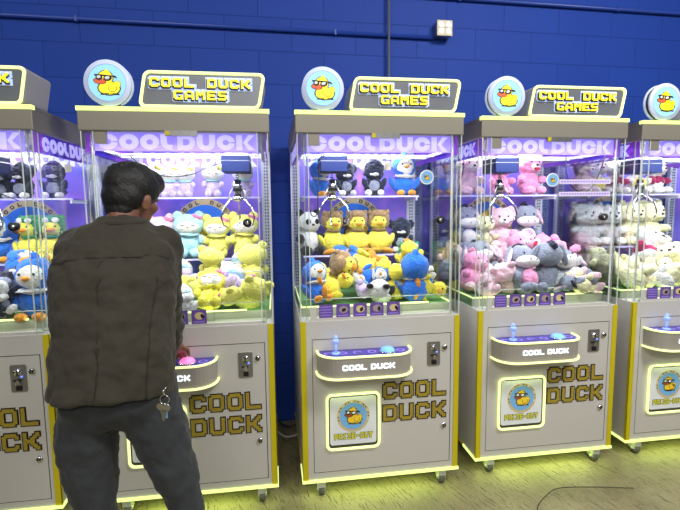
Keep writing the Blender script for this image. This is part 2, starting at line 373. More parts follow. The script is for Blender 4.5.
# ------------------------------------------------------------------ claw machine
HW = .408; ZB = .1; ZJ = .922; ZT = 1.826; ZR = 1.93; DP = .797
def rrect(cx, cz, hw, hh, r, n=5):
    pts = []
    for (sx, sz, a0) in ((1, -1, -90), (1, 1, 0), (-1, 1, 90), (-1, -1, 180)):
        for i in range(n+1): a = R(a0+90*i/n); pts.append((cx+sx*(hw-r)+r*math.cos(a), cz+sz*(hh-r)+r*math.sin(a)))
    return pts
def make_machine():
    root = empty('claw_machine')
    B = lambda: MB()
    # cabinet body with the recess line of the service door
    b = B(); b.box(-HW, .004, ZB, HW, DP, ZJ, 'silver_dark'); b.box(-HW, 0, ZB, -.354, .004, ZJ, 'silver'); b.box(.366, 0, ZB, HW, .004, ZJ, 'silver')
    b.box(-.354, 0, ZB, .366, .004, .134, 'silver'); b.box(-.354, 0, .832, .366, .004, ZJ, 'silver'); b.box(-.354, .002, .134, .366, .0042, .832, 'gap')
    b.build('cabinet_body', root)
    d = B().box(-.351, -.0005, .138, .362, .003, .828, 'silver').build('service_door', root)
    for s in (-1, 1):
        x0, x1 = (-HW-.002, -HW+.026) if s < 0 else (HW-.026, HW+.002)
        t = B(); t.box(x0, -.003, ZB, x1, .001, ZJ, 'yellow_trim'); 
        xa = -HW-.002 if s < 0 else HW; t.box(xa, -.003, ZB, xa+.002, .012, ZJ, 'yellow_trim'); t.build('corner_trim', root)
    # lit strip round the foot
    t = B(); t.box(-HW-.006, -.008, ZB-.014, HW+.006, .012, ZB, 'neon_green')
    for s in (-1, 1): t.box(s*HW-.006, .012, ZB-.014, s*HW+.006, .16, ZB, 'neon_green'); t.box(s*HW-.004, .16, ZB-.014, s*HW+.004, DP, ZB, 'yellow_trim')
    t.build('base_light_strip', root)
    # casters
    for (cx, cy) in ((-.315, .045), (.33, .045), (-.315, .7), (.33, .7)):
        c = B(); c.box(cx-.032, cy-.03, .074, cx+.032, cy+.04, .082, 'zinc')
        c.box(cx-.02, cy-.035, .03, cx-.016, cy+.015, .076, 'zinc'); c.box(cx+.016, cy-.035, .03, cx+.02, cy+.015, .076, 'zinc')
        c.box(cx-.02, cy-.04, .05, cx+.02, cy-.036, .078, 'zinc')
        f = c.build('caster', root)
        w = B(); w.cyl((cx-.013, cy-.012, .031), (cx+.013, cy-.012, .031), .031, 'rubber', 20); w.cyl((cx-.022, cy-.012, .031), (cx+.022, cy-.012, .031), .009, 'zinc', 10)
        w.build('wheel', f)
    # control shelf
    x0, x1, dp, rr = -.33, .138, .125, .1
    def outline(g=0):
        pts = [(x1+g, 0)]
        pts += [(x1+g, 0)] if 0 else []
        for i in range(9): a = R(0-90*i/8); pts.append((x1-rr+(rr+g)*math.cos(a), -dp+rr+(rr+g)*math.sin(a)))
        for i in range(9): a = R(270-90*i/8); pts.append((x0+rr+(rr+g)*math.cos(a), -dp+rr+(rr+g)*math.sin(a)))
        pts.append((x0-g, 0)); return pts
    ol = outline()
    cb = B().slab(list(reversed(ol)), .67, .77, 'ctl_grey').build('control_shelf', root)
    tp = B().slab(list(reversed(outline(-.012))), .77, .773, 'ctl_top')
    for k in range(6): 
        cx = -.28+k*.072
        for q in arc(cx, -.055, .014, .022, 0, 360 if k % 2 else 250, 12): tp.slab(q, .773, .7736, 'lilac_print')
    tp.build('control_top', cb)
    for z, g in ((.773, 0), (.668, .004)):
        path = [(p[0], p[1]-.001, z) for p in outline(g)]
        B().tube(path, .006, 'neon', 8).build('light_strip', cb)
    for w_, x_ in (('COOL', -.222), ('DUCK', -.085)): tx = B(); pixtext(tx, w_, x_, .709, .118, .027, -dp-.003, -dp+.001, 'neon_w', 0); tx.build('shelf_lettering', cb)
    j = B(); j.cyl((-.243, -.062, .773), (-.243, -.062, .781), .02, 'joy', 16); j.cyl((-.243, -.062, .778), (-.243, -.062, .83), .006, 'joy', 10)
    j.ell((-.243, -.062, .838), (.017, .017, .013), 'joy', nu=8, nv=6); j.ell((-.243, -.062, .853), (.01, .01, .012), 'joy', nu=8, nv=6)
    j.build('joystick', cb)
    j = B(); j.cyl((.012, -.065, .773), (.012, -.065, .778), .041, 'chrome', 24); j.ell((.012, -.065, .778), (.036, .036, .02), 'button', nu=20)
    j.build('play_button', cb)
    # prize flap
    fx, fz = -.151, .4; hw, hh = .133, .143
    p = B(); pts = rrect(fx, fz, hw, hh, .025); p.prism(pts, -.004, .001, 'gap'); p.prism(rrect(fx, fz+.004, hw-.014, hh-.018, .012), -.008, -.004, 'white_panel')
    fl = p.build('prize_flap', root)
    B().tube([(q[0], -.009, q[1]) for q in pts], .007, 'neon', 8, closed=True).build('flap_light', fl)
    g = B(); g.prism(ellp(fx, fz+.028, .084, .084, n=28), -.009, -.008, 'gold_print')
    for k in range(18):
        a = R(-15+k*210/17); g.prism(rect(fx+.077*math.cos(a)-.003, fz+.028+.077*math.sin(a)-.003, fx+.077*math.cos(a)+.003, fz+.028+.077*math.sin(a)+.003), -.0094, -.009, 'print_black' if k % 3 else 'white_panel')
    g.prism(ellp(fx, fz+.028, .07, .07, n=28), -.0096, -.009, 'sky_light'); duck(g, fx, fz+.03, .058, -.0098, 'duck_yellow', 'beak_orange')
    g.build('flap_emblem', fl)
    g = B(); pixtext(g, 'PRIZE-OUT', fx-.098, fz-.092, .196, .03, -.0096, -.008, 'brown_edge', .0015); pixtext(g, 'PRIZE-OUT', fx-.098, fz-.092, .196, .03, -.011, -.0096, 'prize_text', 0)
    g.build('flap_lettering', fl)
    # big gold lettering
    for word, z in (('COOL', .5), ('DUCK', .382)):
        g = B(); pixtext(g, word, .002, z, .338, .088, -.0035, 0, 'brown_edge', .0028); pixtext(g, word, .002, z, .338, .088, -.006, -.0035, 'gold', -.0026)
        g.build('gold_lettering', root)
    # coin plate and locks
    g = B(); g.prism(rrect(.271, .727, .034, .063, .008), -.006, .001, 'steel')
    g.build('coin_plate', root, bevel=.001)
    cp = g = B(); g.cyl((.271, -.014, .758), (.271, -.005, .758), .017, 'chrome', 18); g.box(.268, -.016, .744, .274, -.013, .772, 'slot')
    g.box(.252, -.015, .716, .284, -.006, .722, 'black'); g.ell((.286, -.009, .735), (.006, .004, .006), 'joy', nu=8, nv=6)
    g.prism([(.262, .70), (.282, .70), (.276, .722), (.266, .722)], -.018, -.006, 'chrome'); g.prism(rect(.26, .672, .284, .692), -.012, -.006, 'black'); g.build('coin_mechanism', root)
    for z in (.757, .338):
        g = B(); g.cyl((.329, -.01, z), (.329, .001, z), .0135, 'chrome', 18); g.cyl((.329, -.0115, z), (.329, -.01, z), .009, 'black', 14); g.box(.3275, -.0125, z-.007, .3305, -.011, z+.007, 'chrome'); g.build('door_lock', root)
    # ---- display case
    p = B(); p.box(-HW+.004, .018, ZJ, HW-.004, .022, ZT, 'glass'); p.build('front_pane', root)
    for s in (-1, 1):
        p = B(); p.box(s*(HW-.006)-.002, .03, ZJ, s*(HW-.006)+.002, DP-.03, ZT, 'glass'); p.build('side_pane', root)
        # hollow clear corner post: bright polished edges with clear skin between
        p = B(); xo = s*(HW-.003); xi = s*(HW-.052)
        for x, y in ((xo, .003), (xi, .004), (xo, .05), (s*(HW-.034), .03)): p.box(x-.0022, y-.0022, ZJ, x+.0022, y+.0022, ZT, 'acrylic_edge')
        p.box(min(xo, xi), .002, ZJ, max(xo, xi), .004, ZT, 'acrylic'); p.build('corner_post', root)
        p = B(); x = s*(HW-.028); p.box(x-.028, DP-.05, ZJ, x+.028, DP-.02, ZT, 'white_post')
        for k in range(42): z = ZJ+.06+k*.02; p.box(x-.011, DP-.053, z, x-.004, DP-.049, z+.01, 'slot'); p.box(x+.004, DP-.053, z, x+.011, DP-.049, z+.01, 'slot')
        p.build('slotted_upright', root)
        
    p = B(); p.box(-.354, .007, ZJ+.012, -.328, .016, ZJ+.07, 'silver'); p.build('ledge_bracket', root)
    # ledge
    p = B(); p.box(-HW+.05, .006, ZJ, HW-.05, .017, ZJ+.014, 'silver'); p.build('front_ledge', root)
    # poster wall
    p = B(); p.box(-HW+.05, DP-.04, ZJ, HW-.05, DP-.03, ZT, 'poster'); bk = p.build('back_panel', root)
    yb = DP-.041
    g = B(); roundtext(g, -.33, 1.735, .66, .085, yb-.0006, yb, 'film_pale'); g.build('poster_lettering', bk)
    g = B(); g.prism(ellp(0, 1.35, .19, .19, n=40), yb-.001, yb, 'gold_print'); 
    for k, c in enumerate('COOL DUCK'):
        a = R(150-k*15); ca, sa = math.cos(a-PI/2), math.sin(a-PI/2)
        def tf(v, a=a, ca=ca, sa=sa): return (0+.17*math.cos(a)+v[0]*ca-v[2]*sa, v[1], 1.35+.17*math.sin(a)+v[0]*sa+v[2]*ca)
        pixtext(g, c, -.011, -.011, .022, .022, yb-.002, yb-.001, 'print_black', 0, tf)
    g.prism(ellp(0, 1.35, .152, .152, n=40), yb-.002, yb-.001, 'sky_print'); duck(g, 0, 1.35, .12, yb-.002, 'duck_yellow', 'beak_orange')
    g.build('poster_emblem', bk)
    for z in (1.535, 1.185):
        p = B(); p.box(-.35, .5, z, .35, DP-.045, z+.008, 'shelf'); p.box(-.352, .497, z-.001, .352, .5, z+.009, 'shelf_edge')
        for s in (-1, 1): p.box(s*.34-.004, .5, z-.02, s*.34+.004, DP-.045, z, 'white_post')
        p.build('shelf', root)
    # play field
    p = B(); p.box(-HW+.012, .115, ZJ, HW-.012, DP-.045, .965, 'bed'); p.box(-HW+.012, .11, ZJ, HW-.012, .115, .966, 'bed_front'); p.build('play_field', root)
    p = B(); p.tube([(-HW+.012, .105, .972), (HW-.13, .105, .972)], .005, 'neon', 6)
    for s in (-1, 1): p.tube([(s*(HW-.014), .105, .972), (s*(HW-.014), DP-.06, .972)], .004, 'neon', 6)
    p.build('field_light_strip', root)
    p = B(); p.tube([(-HW+.02, .1, 1.012), (HW-.02, .1, 1.012)], .0022, 'acrylic_edge', 6); p.build('field_rail', root)
    # chute
    p = B(); cx0, cx1, cy0, cy1 = .12, .37, .06, .3
    p.box(cx0, cy1, .93, cx1, cy1+.004, 1.13, 'acrylic'); p.box(cx0, cy0, .93, cx0+.004, cy1, 1.13, 'acrylic')
    p.tube([(q[0], cy1-.002, q[1]) for q in rrect(.245, 1.04, .125, .1, .04)], .0028, 'acrylic_edge', 6, closed=True)
    p.box(cx0, .03, ZJ+.001, cx1, .11, ZJ+.006, 'bed_front'); p.build('prize_chute', root)
    # cards on the ledge
    for k in range(5):
        x = -.315+k*.0855; c = B(); c.box(x, .0085, ZJ+.014, x+.069, .0105, ZJ+.08, 'card')
        if k == 0:
            for q in range(4): c.box(x+.006, .0078, ZJ+.024+q*.014, x+.063, .0085, ZJ+.029+q*.014, 'lilac_print')
        else:
            c.prism(ellp(x+.036, ZJ+.052, .022, .018), .0079, .0085, 'card_pale' if k % 2 else 'gold_print'); c.prism(ellp(x+.034+.004*k, ZJ+.05, .012, .008, 30*k), .0074, .0079, 'print_black')
            c.box(x+.008, .0078, ZJ+.02, x+.06, .0085, ZJ+.026, 'lilac_print')
        c.build('sign_card', root)
    # hanging banner film, its glow put into the material as backlight
    p = B(); p.box(-.36, .03, 1.742, .36, .032, ZT-.002, 'film'); bn = p.build('banner', root)
    p = B(); roundtext(p, -.345, 1.748, .69, .07, .0285, .03, 'film_white'); p.build('banner_lettering', bn)
    for s in (-1, 1):
        p = B(); x = s*(HW-.012); p.box(x-.001, .03, 1.735, x+.001, .12, ZT-.002, 'film_purple'); p.box(x-.001, .12, 1.735, x+.001, DP-.06, ZT-.002, 'film_side'); sb = p.build('side_banner', root)
        p = B()
        def tf(v, s=s, x=x): return (x+s*(.0025+v[1]), (.1+v[0]) if s > 0 else (.68-v[0]), v[2])
        roundtext(p, 0, 1.748, .58, .066, .001, -.001, 'film_white', tf); p.build('side_banner_lettering', sb)
    p = B(); p.box(-.352, .004, 1.77, -.3, .017, ZT, 'roof'); p.build('sensor_box', root)
    p = B(); p.box(-.05, -.004, 1.806, .09, .012, ZT+.004, 'steel'); p.box(-.05, -.006, 1.808, -.03, -.003, ZT+.002, 'yellow_trim'); p.build('door_catch', root)
    p = B(); p.cyl((.3, -.004, 1.41), (.3, .02, 1.41), .02, 'black', 18); p.cyl((.3, -.006, 1.41), (.3, -.003, 1.41), .009, 'chrome', 12); p.build('pane_lock', root)
    # roof and toppers
    p = B(); p.box(-HW-.006, -.004, ZT, HW+.006, DP+.004, ZR-.018, 'roof'); p.build('roof_box', root, bevel=.004)
    p = B(); p.box(-HW-.008, -.008, ZR-.018, HW+.008, .02, ZR, 'neon_green'); p.build('roof_light_strip', root)
    p = B(); p.box(-HW-.006, .02, ZR-.018, HW+.006, DP+.004, ZR-.003, 'roof'); p.build('roof_lid', root)
    p = B(); p.box(-.34, .05, ZT-.012, .34, .075, ZT-.001, 'neon_w'); p.build('case_lamp', root)
    cz = 2.031; dx = -.28
    p = B(); p.cyl((dx, .034, cz), (dx, .046, cz), .098, 'disc_rim', 40); p.cyl((dx, .012, cz), (dx, .034, cz), .092, 'black', 40); p.box(dx-.04, .016, ZR-.003, dx+.04, .044, ZR+.02, 'roof')
    ds = p.build('round_topper', root)
    p = B(); p.cyl((dx, -.002, cz), (dx, .012, cz), .098, 'disc_rim', 40); p.prism(ellp(dx, cz, .08, .08, n=36), -.0035, -.002, 'disc_face')
    for q in arc(dx, cz, .078, .0795, 0, 360, 36): p.prism(q, -.004, -.0035, 'lilac_print')
    duck(p, dx, cz+.0, .07, -.004, 'duck_yellow_lit', 'beak_red'); p.build('topper_emblem', ds)
    # slanted sign box
    sh = .03
    def para(g, r=.022, n=4):
        L0, L1, z0, z1 = -.158, .372, ZR+.002, 2.09
        pts = rrect((L0+L1)/2, (z0+z1)/2, (L1-L0)/2-g, (z1-z0)/2-g, r, n)
        return [(a+sh*(b-z0)/(z1-z0), b) for a, b in pts]
    p = B(); p.prism(para(0), .012, .23, 'silver_dark'); sg = p.build('sign_box', root)
    p = B(); p.prism(para(.012), .008, .012, 'sign_face'); 
    for w_, x_, z_, ww in (('COOL DUCK', -.105, 2.018, .44), ('GAMES', -.005, 1.965, .235)):
        pixtext(p, w_, x_, z_, ww, .042, .0065, .008, 'halo', .008)
        pixtext(p, w_, x_, z_, ww, .042, -.002, .0065, 'print_black', .0012, dx=-.003, dz=-.004); pixtext(p, w_, x_, z_, ww, .042, -.006, -.002, 'letter_yellow', -.0009)
    p.build('sign_lettering', sg)
    B().tube([(q[0], .006, q[1]) for q in para(.005)], .007, 'neon', 8, closed=True).build('sign_light_tube', sg)
    # gantry: rails and carriage with claw
    p = B(); p.box(-.37, .29, 1.752, .37, .3, 1.76, 'white_panel'); p.box(-.37, .41, 1.752, .37, .42, 1.76, 'white_panel')
    for s in (-1, 1): p.box(s*.372-.008, .06, 1.755, s*.372+.008, .72, 1.77, 'steel')
    for k in range(60): p.box(-.36+k*.012, .2885, 1.753, -.354+k*.012, .29, 1.759, 'slot')
    p.build('gantry_rail', root)
    ca = empty('claw_carriage', (0, .35, 0), 0, root)
    p = B(); p.box(-.072, -.09, 1.668, .072, .09, 1.75, 'carriage'); p.box(-.074, -.092, 1.722, .074, .092, 1.726, 'steel'); p.box(-.05, -.07, 1.75, .05, .07, 1.765, 'white_panel'); p.build('carriage_box', ca, bevel=.004)
    p = B(); p.tube([(.01*math.cos(k*1.3), .01*math.sin(k*1.3), 1.668-k*.0022) for k in range(30)], .002, 'chrome', 5)
    p.cyl((0, 0, 1.63), (0, 0, 1.54), .02, 'chrome', 16); p.cyl((0, 0, 1.60), (0, 0, 1.57), .026, 'black', 16); p.cyl((0, 0, 1.54), (0, 0, 1.515), .032, 'chrome', 16, r2=.02)
    for k in range(3):
        a = R(90+k*120); c_, s_ = math.cos(a), math.sin(a)
        p.tube([(r*c_, r*s_, z) for r, z in ((.025, 1.53), (.05, 1.52), (.085, 1.48), (.1, 1.43), (.088, 1.39), (.062, 1.375))], .0042, 'chrome', 7)
        p.tube([(r*c_, r*s_, z) for r, z in ((.02, 1.6), (.045, 1.56), (.06, 1.51))], .003, 'steel', 6)
    p.build('claw', ca)
    return root
# (x, y, yaw) of each machine, label, carriage x, carriage y
MACH = [(-1.7244, 1.9555, 8.3, 'leftmost claw machine, cut by the left photo edge, full of dark and blue plush', .0, .38),
        (-.7308, 2.1039, 8.1, 'claw machine the man in the brown jacket is playing, full of yellow plush', .235, .35),
        (.2067, 2.2408, 8.45, 'middle claw machine with three brown hooded ducks and a bright blue prize pile', -.195, .35),
        (1.1349, 2.4324, 8.44, 'fourth claw machine from the left with a pile of pink and grey plush', -.125, .35),
        (2.0643, 2.6051, 8.3, 'claw machine cut by the right photo edge, with white and cream plush bears', -.10, .35),
        (2.99, 2.775, 8.4, 'claw machine beyond the right photo edge, seen only as a purple sliver through glass', .0, .35)]
proto = make_machine(); index_children()
machines = []
for i, (x, y, a, lab, cx, cy) in enumerate(MACH):
    o = proto if i == 0 else copy_tree(proto)
    o.location = (x, y, 0); o.rotation_euler = (0, 0, R(a)); tag(o, lab, 'arcade machine', 'claw machines along the blue wall'); machines.append(o)
index_children()
for o, mm in zip(machines, MACH):
    for ch in kids(o):
        if ch.name.startswith('claw_carriage'): ch.location = (mm[4], mm[5], 0)
def mpt(i, x, y, z):
    mx, my, a = MACH[i][:3]; a = R(a); return Vector((mx+x*math.cos(a)-y*math.sin(a), my+x*math.sin(a)+y*math.cos(a), z))
# extras that only some machines have (built in the machine's own frame)
def smooth_path(P, n=6):
    P = [Vector(p) for p in P]; out = []
    for i in range(len(P)-1):
        p0 = P[max(i-1, 0)]; p1 = P[i]; p2 = P[i+1]; p3 = P[min(i+2, len(P)-1)]
        for k in range(n):
            t = k/n; out.append(.5*((2*p1)+(p2-p0)*t+(2*p0-5*p1+4*p2-p3)*t*t+(3*p1-p0-3*p2+p3)*t**3))
    return out+[P[-1]]
def mcable(i, pts, r=.003, m='cable'): MB().tube(smooth_path(pts), r, m, 6).build('carriage_cable', machines[i])
mcable(1, [(.17, .3, 1.72), (.09, .3, 1.69), (.0, .3, 1.655), (-.1, .3, 1.645), (-.2, .32, 1.67), (-.3, .34, 1.75)])
mcable(2, [(-.34, .3, 1.75), (-.335, .3, 1.6), (-.325, .3, 1.46), (-.305, .3, 1.43), (-.285, .3, 1.46), (-.28, .3, 1.6), (-.265, .3, 1.72)])
mcable(3, [(-.33, .4, 1.75), (-.34, .4, 1.66), (-.36, .4, 1.58), (-.372, .4, 1.55)])
mcable(3, [(.13, .1, 1.74), (.135, .1, 1.66), (.17, .1, 1.58), (.24, .1, 1.545), (.3, .1, 1.58), (.34, .1, 1.66), (.37, .1, 1.75)])
mcable(0, [(-.05, .3, 1.66), (.02, .3, 1.6), (.1, .32, 1.56), (.16, .34, 1.53)])
for i, x, z in ((2, .233, 1.622), (3, .0, 1.61)):
    p = MB(); p.prism(ellp(x, z, .036, .036, n=24), .015, .0175, 'white_panel'); p.prism(ellp(x, z, .03, .03, n=24), .0142, .015, 'sky_light'); duck(p, x, z, .018, .0142, 'duck_yellow', 'beak_orange')
    p.build('round_sticker', machines[i])
for z in (1.6, 1.535):
    p = MB(); p.box(.04, .0155, z-.012, .34, .0175, z+.012, 'notice')
    for k in range(18): p.box(.05+k*.016, .0148, z-.004, .05+k*.016+.010, .0155, z+.005, 'lilac_print')
    p.build('notice_strip', machines[3])
# second machine's button glows pink
for o in bpy.data.objects:
    if o.name.startswith('play_button') and o.parent and o.parent.parent == machines[1]:
        o.data = o.data.copy()
        for k, m_ in enumerate(o.data.materials):
            if m_ == M['button']: o.data.materials[k] = M['button_pink']

# ------------------------------------------------------------------ plush toys (unit height 1, sitting, facing -y)
def plush_parts(kind):
    """returns list of (part name, MB)"""
    P = []
    def part(n, *ells, amp=.05):
        mb = MB()
        for k, (c, r, m, rot) in enumerate(ells): mb.ell(c, r, m, rot, nu=22, nv=15, amp=amp*1.3, seed=len(P)+k)
        P.append((n, mb)); return mb
    F = 'fur_'
    def eyes(x=.1, z=.72, y=-.24, r=.022):
        for s in (-1, 1): part('eye', ((s*x, y, z), (r, r*.6, r), 'black', (0, 0, 0)), amp=0)
    if kind.startswith('duck'):
        body = {'duck_plain': 'chick'}.get(kind, 'yellow'); hood = {'duck_brown': 'brown', 'duck_green': 'green'}.get(kind)
        part('body', ((0, .02, .26), (.29, .25, .27), F+body, (0, 0, 0)), ((0, .0, .7), (.2, .19, .2), F+body, (0, 0, 0)), ((0, .26, .2), (.1, .12, .08), F+body, (.6, 0, 0)))
        if hood:
            part('hood', ((0, .05, .74), (.255, .21, .25), F+hood, (0, 0, 0)), ((0, -.06, .88), (.15, .14, .1), F+hood, (0, 0, 0)), ((0, -.03, .53), (.17, .17, .05), F+hood, (0, 0, 0)), amp=.06)
            for s in (-1, 1): part('hood_ear', ((s*.19, .02, .93), (.065, .05, .065), F+hood, (0, 0, 0)))
            part('face', ((0, -.1, .7), (.165, .14, .165), F+body, (0, 0, 0)), amp=.02)
            if kind == 'duck_green': part('goggles', ((-.09, -.17, .88), (.07, .05, .06), F+'white', (0, 0, 0)), ((.09, -.17, .88), (.07, .05, .06), F+'white', (0, 0, 0)), amp=0)
        part('beak', ((0, -.24, .68), (.085, .08, .04), F+'orange', (0, 0, 0)), amp=0); eyes(.085, .75, -.215)
        for s in (-1, 1):
            part('wing', ((s*.28, -.02, .3), (.06, .13, .16), F+body, (0, s*.4, 0)))
            part('foot', ((s*.17, -.27, .06), (.13, .16, .065), F+'orange', (-.35, 0, -s*.5)), amp=.03)
    elif kind == 'bird_blue':
        part('body', ((0, .02, .24), (.26, .23, .25), F+'blue', (0, 0, 0)), ((0, 0, .68), (.27, .25, .27), F+'blue', (0, 0, 0)), ((0, .02, .94), (.07, .07, .1), F+'blue', (.2, 0, 0)))
        part('face', ((0, -.1, .67), (.21, .19, .2), F+'face_white', (0, 0, 0)), amp=.02)
        part('collar', ((0, -.04, .46), (.24, .2, .05), F+'white', (.1, 0, 0)), amp=.12)
        part('beak', ((0, -.3, .66), (.06, .06, .04), F+'orange', (0, 0, 0)), amp=0); eyes(.1, .72, -.26)
        for s in (-1, 1):
            part('wing', ((s*.28, -.03, .28), (.07, .11, .17), F+'blue', (0, s*.5, 0)))
            part('foot', ((s*.13, -.25, .06), (.09, .12, .07), F+'orange', (-.2, 0, -s*.2)), amp=.02)
        P.append(('scarf_spots', None))
    elif kind.startswith('tufted'):
        part('body', ((0, .03, .26), (.24, .21, .27), F+'navy', (0, 0, 0)), ((0, 0, .68), (.27, .24, .25), F+'navy', (0, 0, 0)), ((0, 0, .9), (.14, .12, .1), F+'navy', (0, 0, 0)), amp=.16)
        part('muzzle', ((0, -.2, .58), (.13, .08, .05), F+'white', (0, 0, 0)), amp=.02); eyes(.1, .74, -.23, .03)
        part('belly', ((0, -.15, .27), (.15, .1, .15), F+'grey', (0, 0, 0)))
        ear = 'pale' if kind.endswith('ears') else 'navy'
        for s in (-1, 1):
            part('ear', ((s*.28, .03, .8), (.11, .06, .13), F+ear, (0, s*.3, 0)))
            part('arm', ((s*.25, -.07, .34), (.08, .11, .15), F+'navy', (.4, s*.4, 0)), amp=.14)
            part('paw', ((s*.17, -.24, .08), (.09, .14, .085), F+'white', (0, 0, -s*.3)))
        if kind.endswith('ears'): mb = MB(); mb.box(.3, -.1, .7, .46, -.094, .9, 'box_cream'); P.append(('price_tag', mb))
    elif kind.startswith('bear'):
        col = kind.split('_')[1]; base = {'pink': 'pink', 'rose': 'hot', 'cream': 'cream', 'white': 'white', 'scarf': 'white', 'maroon': 'white'}[col]
        part('body', ((0, .03, .28), (.25, .22, .28), F+base, (0, 0, 0)), ((0, 0, .71), (.27, .24, .24), F+base, (0, 0, 0)), amp=.08)
        part('muzzle', ((0, -.21, .65), (.12, .09, .085), F+('pale' if base != 'cream' else 'cream'), (0, 0, 0)), amp=.03)
        part('nose', ((0, -.29, .68), (.035, .025, .028), 'fur_nose', (0, 0, 0)), amp=0); eyes(.1, .76, -.22)
        if col == 'rose': part('mouth', ((0, -.27, .6), (.07, .03, .05), 'fur_red', (0, 0, 0)), amp=0)
        if col == 'scarf': part('belly', ((0, -.1, .27), (.2, .15, .18), F+'yellow', (0, 0, 0)))
        if col == 'maroon': part('shirt', ((0, .03, .36), (.275, .24, .17), F+'maroon', (0, 0, 0)))
        for s in (-1, 1):
            part('ear', ((s*.21, .02, .91), (.09, .05, .09), F+base, (0, 0, 0)))
            part('arm', ((s*.25, -.1, .36), (.085, .14, .09), F+('maroon' if col == 'maroon' else base), (0, 0, s*.5)))
            part('leg', ((s*.17, -.23, .1), (.1, .17, .1), F+base, (0, 0, -s*.3)))
    elif kind.startswith('donkey'):
        part('body', ((0, .04, .27), (.23, .21, .27), F+'grey', (0, 0, 0)), ((0, .02, .74), (.25, .22, .22), F+'grey', (0, 0, 0)), amp=.05)
        part('muzzle', ((0, -.14, .6), (.24, .18, .12), F+'pale', (0, 0, 0)), amp=.03)
        part('nostrils', ((-.07, -.315, .61), (.018, .012, .014), 'black', (0, 0, 0)), ((.07, -.315, .61), (.018, .012, .014), 'black', (0, 0, 0)), amp=0); eyes(.1, .76, -.2)
        part('mane', ((0, .1, .95), (.06, .14, .07), F+'navy', (0, 0, 0)), amp=.15)
        part('belly', ((0, -.13, .28), (.17, .13, .18), F+('hot' if kind.endswith('pink') else 'pale'), (0, 0, 0)))
        for s in (-1, 1):
            part('ear', ((s*.31, .02, .72), (.06, .05, .24), F+'grey', (0, -s*.45, 0)), ((s*.31, -.03, .7), (.04, .03, .19), F+'pink', (0, -s*.45, 0)))
            part('arm', ((s*.24, -.08, .32), (.08, .12, .12), F+'grey', (0, 0, s*.4)))
            part('leg', ((s*.15, -.24, .09), (.09, .17, .09), F+'grey', (0, 0, -s*.3)))
    elif kind == 'pig':
        part('body', ((0, .03, .28), (.27, .24, .27), F+'hot', (0, 0, 0)), ((0, 0, .7), (.28, .25, .24), F+'hot', (0, 0, 0)), amp=.06)
        part('snout', ((0, -.24, .66), (.09, .05, .065), F+'pink', (0, 0, 0)), amp=0); eyes(.12, .74, -.22)
        part('nostrils', ((-.03, -.29, .66), (.014, .01, .018), 'fur_nose', (0, 0, 0)), ((.03, -.29, .66), (.014, .01, .018), 'fur_nose', (0, 0, 0)), amp=0)
        for s in (-1, 1):
            part('ear', ((s*.19, -.03, .9), (.09, .04, .09), F+'hot', (.5, s*.5, 0)))
            part('arm', ((s*.26, -.1, .36), (.08, .12, .08), F+'hot', (0, 0, s*.5)))
            part('leg', ((s*.17, -.23, .09), (.09, .14, .09), F+'pink', (0, 0, -s*.3)))
    elif kind == 'panda':
        part('body', ((0, .03, .28), (.26, .23, .28), F+'white', (0, 0, 0)), ((0, 0, .71), (.26, .24, .24), F+'white', (0, 0, 0)), amp=.04)
        for s in (-1, 1):
            part('eye_patch', ((s*.1, -.2, .73), (.06, .04, .07), F+'black', (0, s*.3, 0)), amp=0)
            part('ear', ((s*.2, .02, .92), (.09, .06, .09), F+'black', (0, 0, 0)))
            part('arm', ((s*.25, -.08, .36), (.1, .15, .1), F+'black', (0, 0, s*.5)))
            part('leg', ((s*.17, -.22, .1), (.11, .17, .11), F+'black', (0, 0, -s*.3)))
        part('nose', ((0, -.25, .67), (.035, .025, .025), F+'black', (0, 0, 0)), amp=0)
    else:   # cat_*
        col = {'cat_lilac': 'lilac', 'cat_white': 'white', 'cat_yellow': 'pale_yellow', 'cat_yellow_face': 'yellow', 'cat_blue': 'sky', 'cat_pink': 'pink'}[kind]
        hood = 'white' if kind in ('cat_lilac', 'cat_white') else col
        part('body', ((0, .03, .27), (.24, .2, .27), F+col, (0, 0, 0)), amp=.05)
        part('head', ((0, 0, .7), (.32, .22, .23), F+hood, (0, 0, 0)), amp=.03)
        part('face', ((0, -.07, .67), (.26, .17, .17), F+'face_white', (0, 0, 0)), amp=.01)
        part('nose', ((0, -.245, .655), (.022, .015, .015), F+'orange', (0, 0, 0)), amp=0)
        for s in (-1, 1):
            mb = MB(); mb.tube([(s*.07, -.232, .71), (s*.11, -.24, .685), (s*.15, -.222, .705)], .009, 'black', 5); P.append(('eye', mb))
            part('ear', ((s*.22, 0, .9), (.1, .06, .1), F+hood, (0, s*.35, 0)))
            part('arm', ((s*.25, -.06, .38), (.08, .1, .1), F+col, (0, 0, s*.4)))
            part('leg', ((s*.13, -.14, .1), (.11, .15, .11), F+col, (0, 0, -s*.15)))
        part('bow', ((.16, -.12, .89), (.07, .04, .04), F+('yellow' if hood == 'white' else 'rose'), (0, .5, 0)), ((.25, -.1, .85), (.05, .04, .04), F+('yellow' if hood == 'white' else 'rose'), (0, -.5, 0)), amp=0)
        part('collar', ((0, -.02, .49), (.23, .18, .05), F+('sky' if hood == 'white' else hood), (0, 0, 0)), amp=.15)
    return [p for p in P if p[1]]
TOYNAME = dict(duck='duck_plush', bird='bird_plush', tufted='puppy_plush', bear='bear_plush', donkey='donkey_plush', pig='pig_plush', panda='panda_plush', cat='cat_plush')
